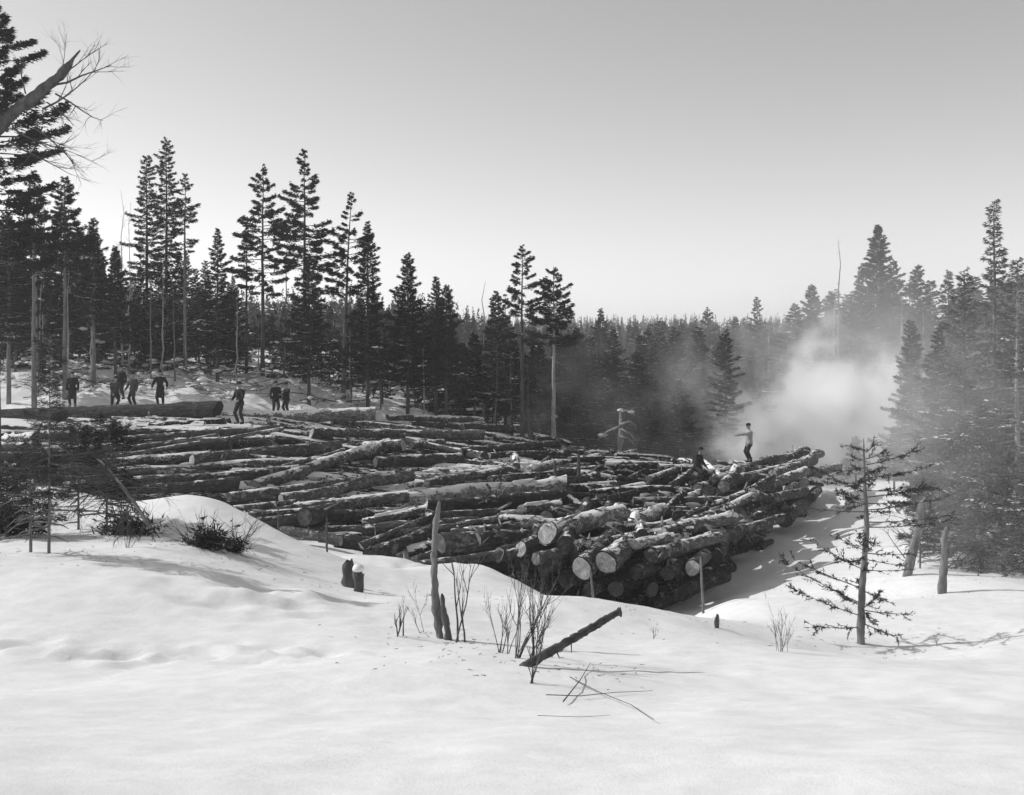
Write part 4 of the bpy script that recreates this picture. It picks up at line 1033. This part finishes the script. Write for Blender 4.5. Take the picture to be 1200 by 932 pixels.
def fallen_top():
    rg = random.Random(9); a = P(104, 528, 22.5); b = P(176, 618, 20.6); root = empty('fallen_treetop', b)
    m = MB(); n = 8; pts = [b.lerp(a, i/n)-b+Vector((0, 0, .12*math.sin(i/n*3.1))) for i in range(n+1)]
    m.tube(pts, [.042*(1-.6*i/n) for i in range(n+1)], 7); m.build('trunk', M_TRUNK_M, root)
    bb = MB()
    for k in range(62):
        t = rg.uniform(.05, .95); i = int(t*n); p = pts[i].lerp(pts[i+1], t*n-i)
        d = Vector((rg.uniform(-1, 1.2), rg.uniform(-1, .6), rg.uniform(-.9, .35))) if k < 40 else Vector((rg.uniform(-1.3, -.3), rg.uniform(-.6, .6), rg.uniform(-.25, .35)))
        branchy(bb, p, d, rg.uniform(.5, 1.5), .013, 2, rg, 4, .35, -.1, 3)
    bb.build('branches', M_TWIG, root); tag(root, 'fallen treetop with a fan of bare branches on the snow bank', 'fallen tree')
fallen_top()
def bough_heap(u, Y, w, h, label, seed, fol=M_FOL2, dens=900):
    rg = np.random.default_rng(seed); x = PX(u, Y); z = G(x, Y); m = dens
    c = np.stack([rg.normal(0, w*.45, m), rg.normal(0, w*.3, m), np.abs(rg.normal(0, h*.45, m))], 1)
    d = rg.normal(0, 1, (m, 3)); d[:, 2] *= .5; d += [-.3, 0, .5]; d /= np.linalg.norm(d, axis=1)[:, None]; q = np.cross(rg.normal(0, 1, (m, 3)), d); q /= np.linalg.norm(q, axis=1)[:, None]
    s = .06+.14*rg.random(m)[:, None]
    root = empty('bough_heap', (x, Y, z)); link('needles', tri_mesh('needles', np.stack([c-q*s*.12, c+q*s*.12, c+d*s], 1), [fol]), root)
    r2 = random.Random(seed); mb = MB()
    for k in range(26): branchy(mb, (r2.gauss(0, w*.3), r2.gauss(0, w*.2), r2.uniform(0, h*.4)), (r2.uniform(-1, 1), r2.uniform(-1, .6), r2.uniform(-.3, .9)), r2.uniform(.3, .9), .010, 1, r2, 4, .4, .1, 4)
    mb.build('twigs', M_TWIG, root); tag(root, label, 'brush', 'cut boughs lying on the snow bank')
bough_heap(244, 20.4, .38, .38, 'dark heap of cut boughs with a pointed top on the snow bank', 71, M_FOL)
bough_heap(275, 20.8, .24, .2, 'smaller dark clump of boughs right of the pointed heap', 72, M_FOL, 400)
bough_heap(150, 21.6, .55, .4, 'heap of boughs under the fallen treetop', 73, M_FOL)
bough_heap(12, 22.0, .5, .5, 'dark mound of boughs at the left edge', 74, M_FOL)
def litter():
    rg = random.Random(33); m = MB()
    spots = [(58, 18.3, .9), (150, 20.2, 1.0), (250, 20, .8), (1005, 19.6, 1.2), (520, 14.1, .7), (620, 11.5, .8), (700, 18.2, 2.0), (840, 20.5, 2.0), (1120, 28.5, 2.2), (960, 40, 2.5), (930, 30, 2.0), (430, 20, 1.5)]
    for k in range(620):
        u, Y, sp = rg.choice(spots); x = PX(u, Y)+rg.gauss(0, sp); y = Y+rg.gauss(0, sp*.8)
        if y < 6: continue
        z = G(x, y)+.004; a = rg.uniform(0, 6.28); L = rg.uniform(.012, .09); w = rg.uniform(.002, .006); d = Vector((math.cos(a)*L, math.sin(a)*L, rg.uniform(0, .012))); p = Vector((x, y, z))
        m.tube([p, p+d], [w, w*.5], 3)
    tag(m.build('needle_litter', M_TWIG, None, False), 'specks of bark, needles and twig ends scattered on the snow', 'litter', None, 'stuff')
litter()
def white_snag():
    Y = 66; x = PX(727, Y); z = G(x, Y); o0 = Vector((x, Y, z)); root = empty('white_snag', o0); rg = random.Random(4)
    m = MB(); m.rough([Vector((0, 0, -.3)), P(726, 540, Y)-o0, P(727, 510, Y)-o0, P(727, 482, Y)-o0], [.22, .18, .15, .10], 10, amp=.25, seed=4); m.build('trunk', M_TRUNK_P, root)
    m = MB(); 
    for pts in (((727, 500), (712, 506), (700, 516)), ((727, 503), (738, 508), (746, 518)), ((727, 483), (736, 481), (744, 487)), ((727, 512), (737, 514), (744, 522)), ((726, 498), (738, 494), (746, 500))):
        m.tube([P(u, v, Y+rg.uniform(-.3, .3))-o0 for u, v in pts], [.1, .07, .03], 5)
    m.build('broken_limbs', M_TRUNK_P, root)
    b = MB(); b.blob(P(727, 481, Y)-o0, .2, .2, .12, rg); b.blob(P(706, 510, Y)-o0, .3, .15, .12, rg); b.blob(P(740, 483, Y)-o0, .22, .15, .12, rg); b.build('snow_cap', M_SNOW, root)
    tag(root, 'pale broken tree with stubby crooked limbs behind the pile', 'dead tree')
white_snag()

# ------------------------------------------------------------------ people
def skin_mesh(chains, voxel=.016, extra=None):
    """chains: list of (points, radii); fused into one closed surface"""
    m = MB()
    for pts, rad in chains:
        pts = [Vector(p) for p in pts]
        # resample for smooth bends
        P2, R2 = [], []
        for i in range(len(pts)-1):
            for k in range(3): t = k/3; P2.append(pts[i].lerp(pts[i+1], t)); R2.append(rad[i]*(1-t)+rad[i+1]*t)
        P2.append(pts[-1]); R2.append(rad[-1])
        m.tube(P2, R2, 12)
        rg = random.Random(1)
        for p, r in ((pts[0], rad[0]), (pts[-1], rad[-1])): m.blob(p, r, r, r, rg, 12, 8, rough=0)
        for p, r in list(zip(pts, rad))[1:-1]: m.blob(p, r, r, r, rg, 12, 8, rough=0)
    for e in (extra or []): m.blob(e[0], e[1], e[2], e[3], random.Random(1), 14, 10, rough=0)
    me = m.mesh('tmp', [])
    o = bpy.data.objects.new('tmp', me); COL.objects.link(o)
    md = o.modifiers.new('r', 'REMESH'); md.mode = 'VOXEL'; md.voxel_size = voxel; md.use_smooth_shade = True
    sm = o.modifiers.new('s', 'SMOOTH'); sm.iterations = 2; sm.factor = .5
    dg = bpy.context.evaluated_depsgraph_get(); me2 = bpy.data.meshes.new_from_object(o.evaluated_get(dg)); bpy.data.objects.remove(o)
    me2.polygons.foreach_set('use_smooth', [True]*len(me2.polygons)); return me2
def person(loc, rz, label, coat=M_WOOL, pants=M_PANTS, hat='cap', arms=((-.25, .05, -.25, .06), (.25, .05, -.25, .06)), stance=.12, crouch=0, H=1.75, longcoat=False, handL=None, handR=None, bend=0.0, hatm=M_WOOL, face=0, group=None):
    """faces -Y locally. handL / handR: wrist positions. bend: forward lean of the trunk in metres at the shoulders"""
    s = H/1.75; hip = .93-crouch; root = empty('person', loc, rz); root.scale = (s, s, s)
    chest = Vector((0, -bend*.75, hip+.40-bend*.15)); neck = Vector((0, -bend, hip+.56-bend*.2)); head = neck+Vector((0, -.03-bend*.15, .16))
    pel = Vector((0, 0, hip)); ch = []; coatc = []; pantc = []; boots = []
    torso = [pel, pel.lerp(chest, .5), chest, chest.lerp(neck, .6)]
    ch.append((torso+[neck], [.13, .125, .15, .09, .06])); ch.append(([neck, head], [.058, .06]))
    coatc.append((torso, [.165, .155, .175, .11]))
    coatc.append(([chest+Vector((-.14, 0, .05)), chest+Vector((.14, 0, .05))], [.12, .12]))
    coatc.append(([pel+Vector((-.06, 0, -.02)), pel+Vector((.06, 0, -.02))], [.15, .15]))
    if longcoat: coatc.append(([pel, pel+Vector((0, 0, -.32))], [.19, .21]))
    else: coatc.append(([pel, pel+Vector((0, 0, -.10))], [.17, .17]))
    for sd, hand in ((-1, handL), (1, handR)):
        sh = chest+Vector((sd*.19, 0, .08)); w = Vector(hand) if hand else Vector((sd*.27, -.06, hip-.06))
        mid = (sh+w)/2; d = w-sh; L = d.length; Lmax = .56
        if L > Lmax: w = sh+d*(Lmax/L); mid = (sh+w)/2; L = Lmax
        bendv = math.sqrt(max(0, (.285**2)-(L/2)**2)); side = Vector((sd*.5, .6, -.5)); dn = (w-sh).normalized(); side -= dn*side.dot(dn); side.normalize()
        el = mid+side*bendv
        ch.append(([sh, el, w], [.055, .045, .032])); coatc.append(([sh, el, el.lerp(w, .92)], [.085, .068, .055]))
        fd = (w-el).normalized(); sv = fd.cross(Vector((0, 0, 1)));
        if sv.length < .3: sv = fd.cross(Vector((0, 1, 0)))
        sv.normalize(); pn = fd.cross(sv); palm = w+fd*.09
        ch.append(([w, palm], [.032, .036]))
        for j, (o_, l) in enumerate(((-.030, .066), (-.010, .078), (.010, .074), (.030, .056))):
            b0 = palm+sv*o_; ch.append(([b0, b0+fd*l*.55+pn*.004, b0+fd*l*.95+pn*.022], [.011, .010, .009]))
        ch.append(([w+fd*.03-sv*.02, w+fd*.06-sv*.052, w+fd*.10-sv*.06], [.014, .012, .010]))
        hp = pel+Vector((sd*.09, 0, -.04)); an = Vector((sd*stance, .02+sd*.03, .09)); md = (hp+an)/2; L = (an-hp).length; bq = math.sqrt(max(0, .43**2-(L/2)**2)); kn = md+Vector((sd*.25, -.97, 0)).normalized()*bq
        ch.append(([hp, kn, an], [.085, .058, .042])); pantc.append(([hp, kn, an+Vector((0, 0, .06))], [.108, .082, .066]))
        ch.append(([an, an+Vector((0, -.13, -.045))], [.045, .038]))
        boots.append(([an+Vector((0, 0, .10)), an+Vector((0, 0, -.02))], [.062, .062])); boots.append(([an+Vector((0, .03, -.04)), an+Vector((sd*.02, -.15, -.05))], [.052, .045]))
    pantc.append(([pel+Vector((-.07, 0, -.03)), pel+Vector((.07, 0, -.03))], [.13, .13]))
    hd = head+Vector((0, -.01, .04))
    ex = [(hd, .078, .098, .118), (hd+Vector((0, -.095, -.015)), .014, .022, .024), (hd+Vector((0, -.075, -.075)), .035, .03, .028), (hd+Vector((.08, 0, -.01)), .014, .022, .032), (hd+Vector((-.08, 0, -.01)), .014, .022, .032),
          (hd+Vector((.03, -.085, .02)), .016, .012, .010), (hd+Vector((-.03, -.085, .02)), .016, .012, .010)]
    b = link('body', skin_mesh(ch, .014, ex), root); b.data.materials.append(M_SKIN)
    c = link('coat', skin_mesh(coatc, .022), root); c.data.materials.append(coat)
    c = link('trousers', skin_mesh(pantc, .022), root); c.data.materials.append(pants)
    c = link('boots', skin_mesh(boots, .018), root); c.data.materials.append(M_BOOT)
    hm = MB(); k = 16
    prof = {'cap': [(.0, .145), (.05, .14), (.092, .10), (.10, .045), (.098, .03)], 'hat': [(.0, .17), (.07, .16), (.09, .13), (.095, .065), (.16, .055), (.16, .045), (.09, .045)]}[hat]
    for r, z in prof:
        for j in range(k):
            t = 2*math.pi*j/k; yy = math.sin(t)*r*1.18
            if hat == 'cap' and z < .035 and math.sin(t) < -.3: yy -= .05
            hm.v.append(hd+Vector((math.cos(t)*r, yy, z)))
    for i in range(len(prof)-1):
        for j in range(k): a0 = i*k+j; a1 = i*k+(j+1) % k; hm.f.append((a0, a0+k, a1+k, a1)); hm.mi.append(0)
    hm.build(hat, hatm, root)
    tag(root, label, 'person', group); return root
def pl(u, v, Y): p = P(u, v, Y); return (p.x, p.y, p.z)
GM2 = 'men at work around the log pile'
gy = lambda u, Y: (PX(u, Y), Y, G(PX(u, Y), Y)-.02)
def place(u, v, Y): return pl(u, v, Y)
person(place(85, 477, 57.3), .2, 'man in a long dark coat standing leftmost behind the huge log', longcoat=True, group=GM2, hat='cap')
person(place(134, 479, 57.2), .6, 'man in grey stooping behind the huge log, second from left', coat=M_WOOL2, bend=.22, crouch=.10, group=GM2, hat='cap', handL=(-.2, -.5, .75), handR=(.2, -.5, .75))
person(place(142, 468, 60), -.3, 'man in black standing farther back between the two grey men', group=GM2, hat='hat')
person(place(156, 478, 57.2), -.5, 'man in grey standing upright behind the middle of the huge log', coat=M_WOOL2, group=GM2, hat='hat', handL=(-.3, -.3, .85))
person(place(188, 476, 57.1), .1, 'broad man in a black coat with elbows out, near the huge log tip', longcoat=True, bend=.12, H=1.8, group=GM2, hat='hat', handL=(-.36, -.25, .95), handR=(.36, -.25, .95))
person(place(281, 497, 52), -.5, 'lone man in black standing on the logs with hands held forward', H=1.9, group=GM2, hat='hat', handR=(.28, -.38, 1.05), handL=(-.15, -.35, 1.05))
person(place(323, 486, 60), .5, 'left one of the pair of men behind the frosted pale log', group=GM2, hat='cap')
person(place(336, 487, 60.2), -.7, 'right one of the pair of men, holding his arm out', group=GM2, hat='hat', H=1.7, handR=(.2, -.5, 1.2))
person(place(817, 560, 50.0), .9, 'man in black crouching on the logs left of the standing one', crouch=.42, bend=.12, longcoat=True, group=GM2, hat='hat', handL=(-.2, -.35, .5), handR=(.2, -.35, .5))
person(place(878, 541.5, 53.6), 1.4*-1, 'man in a pale jacket standing on the pile, arm stretched left', coat=M_COAT_L, pants=M_PANTS, group=GM2, H=1.8, handR=(.22, -.62, 1.30), handL=(-.2, -.66, 1.22), stance=.08, hat='cap')

# ------------------------------------------------------------------ smoke and haze
def box(name, x0, x1, y0, y1, z0, z1, mat):
    m = MB(); m.v = [Vector((x, y, z)) for z in (z0, z1) for y in (y0, y1) for x in (x0, x1)]
    m.f = [(0, 2, 3, 1), (4, 5, 7, 6), (0, 1, 5, 4), (1, 3, 7, 5), (3, 2, 6, 7), (2, 0, 4, 6)]; m.mi = [0]*6
    return m.build(name, mat, None, False)
def mat_smoke(SMOKE, step):
    m = bpy.data.materials.new('smoke'); m.use_nodes = True; m.cycles.volume_step_rate = step; nt = m.node_tree; nt.nodes.clear()
    out = nt.nodes.new('ShaderNodeOutputMaterial'); pv = nt.nodes.new('ShaderNodeVolumePrincipled')
    pv.inputs['Color'].default_value = g(1.0); pv.inputs['Anisotropy'].default_value = .1
    geo = nt.nodes.new('ShaderNodeNewGeometry')
    wn = noise_tex(nt, .16, 5, .65, geo.outputs['Position'])
    tot = None
    for (u, v, Y, rx, ry, rz, d) in SMOKE:
        c = P(u, v, Y)
        s = nt.nodes.new('ShaderNodeVectorMath'); s.operation = 'SUBTRACT'; nt.links.new(geo.outputs['Position'], s.inputs[0]); s.inputs[1].default_value = c
        q = nt.nodes.new('ShaderNodeVectorMath'); q.operation = 'DIVIDE'; nt.links.new(s.outputs[0], q.inputs[0]); q.inputs[1].default_value = (rx, ry, rz)
        l = nt.nodes.new('ShaderNodeVectorMath'); l.operation = 'LENGTH'; nt.links.new(q.outputs[0], l.inputs[0])
        # radius disturbed by noise, soft edge
        e = mth(nt, 'ADD', l.outputs['Value'], mth(nt, 'MULTIPLY', mth(nt, 'SUBTRACT', wn, .5), 2.8))
        f = mth(nt, 'SUBTRACT', 1.0, e, clamp=True); f = mth(nt, 'MULTIPLY', mth(nt, 'MULTIPLY', f, f), d)
        tot = f if tot is None else mth(nt, 'ADD', tot, f)
    n2 = noise_tex(nt, .42, 5, .65, geo.outputs['Position'])
    dens = mth(nt, 'MULTIPLY', tot, ramp(nt, n2, [(.40, .04), (.62, 1.0)]))
    nt.links.new(dens, pv.inputs['Density']); nt.links.new(pv.outputs[0], out.inputs['Volume'])
    return m
PLUME = [(900, 508, 71, 5.6, 6, 3.6, 4), (938, 488, 74, 5.0, 6, 3.3, 5), (985, 478, 76, 5.4, 6, 3.4, 4), (1025, 512, 75, 5.0, 6, 2.8, 3), (965, 448, 77, 5.4, 6, 3.8, 2.4), (960, 520, 74, 6, 6, 3, 3)]
DRIFT = [(850, 480, 71, 11, 8, 6, .17), (960, 390, 85, 18, 12, 9, .07), (1090, 470, 62, 11, 16, 10, .09), (750, 480, 69, 11, 7, 7, .13), (1140, 460, 31, 7, 7, 8, .12)]
sm = box('smoke', 10.5, 34, 61, 88, -9.5, 2.2, mat_smoke(PLUME, .8))
tag(sm, 'dense white smoke billowing up right behind the standing man', 'smoke', None, 'stuff')
sm2 = box('drifting_smoke', -4, 42, 25, 100, -9.6, 9.5, mat_smoke(DRIFT, 1.0))
tag(sm2, 'thin smoke drifting over the valley trees and before the right wood', 'smoke', None, 'stuff')
def mat_haze():
    m = bpy.data.materials.new('haze'); m.use_nodes = True; nt = m.node_tree; nt.nodes.clear()
    out = nt.nodes.new('ShaderNodeOutputMaterial'); pv = nt.nodes.new('ShaderNodeVolumePrincipled')
    pv.inputs['Color'].default_value = g(.9); pv.inputs['Density'].default_value = HAZE; pv.inputs['Anisotropy'].default_value = .2
    nt.links.new(pv.outputs[0], out.inputs['Volume']); return m
HAZE = .0006
hz = box('haze', -1400, 1400, -500, 1400, -12, 17, mat_haze())
tag(hz, 'thin winter haze paling the far trees', 'haze', None, 'stuff')

# ------------------------------------------------------------------ light, sky, camera
SUN_AZ, SUN_EL = -76, 35          # degrees: azimuth measured from +Y towards +X
w = bpy.data.worlds.new('World'); SC.world = w; w.use_nodes = True; nt = w.node_tree; bg = nt.nodes['Background']
sky = nt.nodes.new('ShaderNodeTexSky'); sky.sky_type = 'NISHITA'; sky.sun_disc = False
sky.sun_elevation = math.radians(SUN_EL); sky.sun_rotation = math.radians(SUN_AZ); sky.air_density = 1.0; sky.dust_density = .7; sky.altitude = 300
bw = nt.nodes.new('ShaderNodeRGBToBW'); nt.links.new(sky.outputs[0], bw.inputs[0]); nt.links.new(bw.outputs[0], bg.inputs[0]); bg.inputs[1].default_value = .145
sl = bpy.data.lights.new('sun', 'SUN'); sl.energy = 2.8; sl.angle = math.radians(.5); sl.color = (1, 1, 1)
so = bpy.data.objects.new('sun', sl); COL.objects.link(so)
az, el = math.radians(SUN_AZ), math.radians(SUN_EL)
sd = Vector((math.sin(az)*math.cos(el), math.cos(az)*math.cos(el), math.sin(el)))
so.rotation_euler = sd.to_track_quat('Z', 'Y').to_euler(); so.location = sd*60
cam = bpy.data.cameras.new('camera'); co = bpy.data.objects.new('camera', cam); COL.objects.link(co)
co.rotation_euler = (math.radians(90), 0, 0); cam.sensor_width = 36; cam.lens = 36*F/1200; cam.shift_y = (HOR-466)/1200; cam.clip_end = 5000; cam.clip_start = .05
SC.camera = co
SC.view_settings.view_transform = 'Standard'; SC.view_settings.look = 'None'; SC.view_settings.gamma = 1; SC.view_settings.exposure = .22; SC.view_settings.use_curve_mapping = False
cy = SC.cycles
cy.max_bounces = 14; cy.diffuse_bounces = 2; cy.glossy_bounces = 1; cy.volume_bounces = 14; cy.transparent_max_bounces = 4
cy.use_denoising = True
try: cy.volume_step_rate = 1.0; cy.volume_max_steps = 96
except Exception: pass
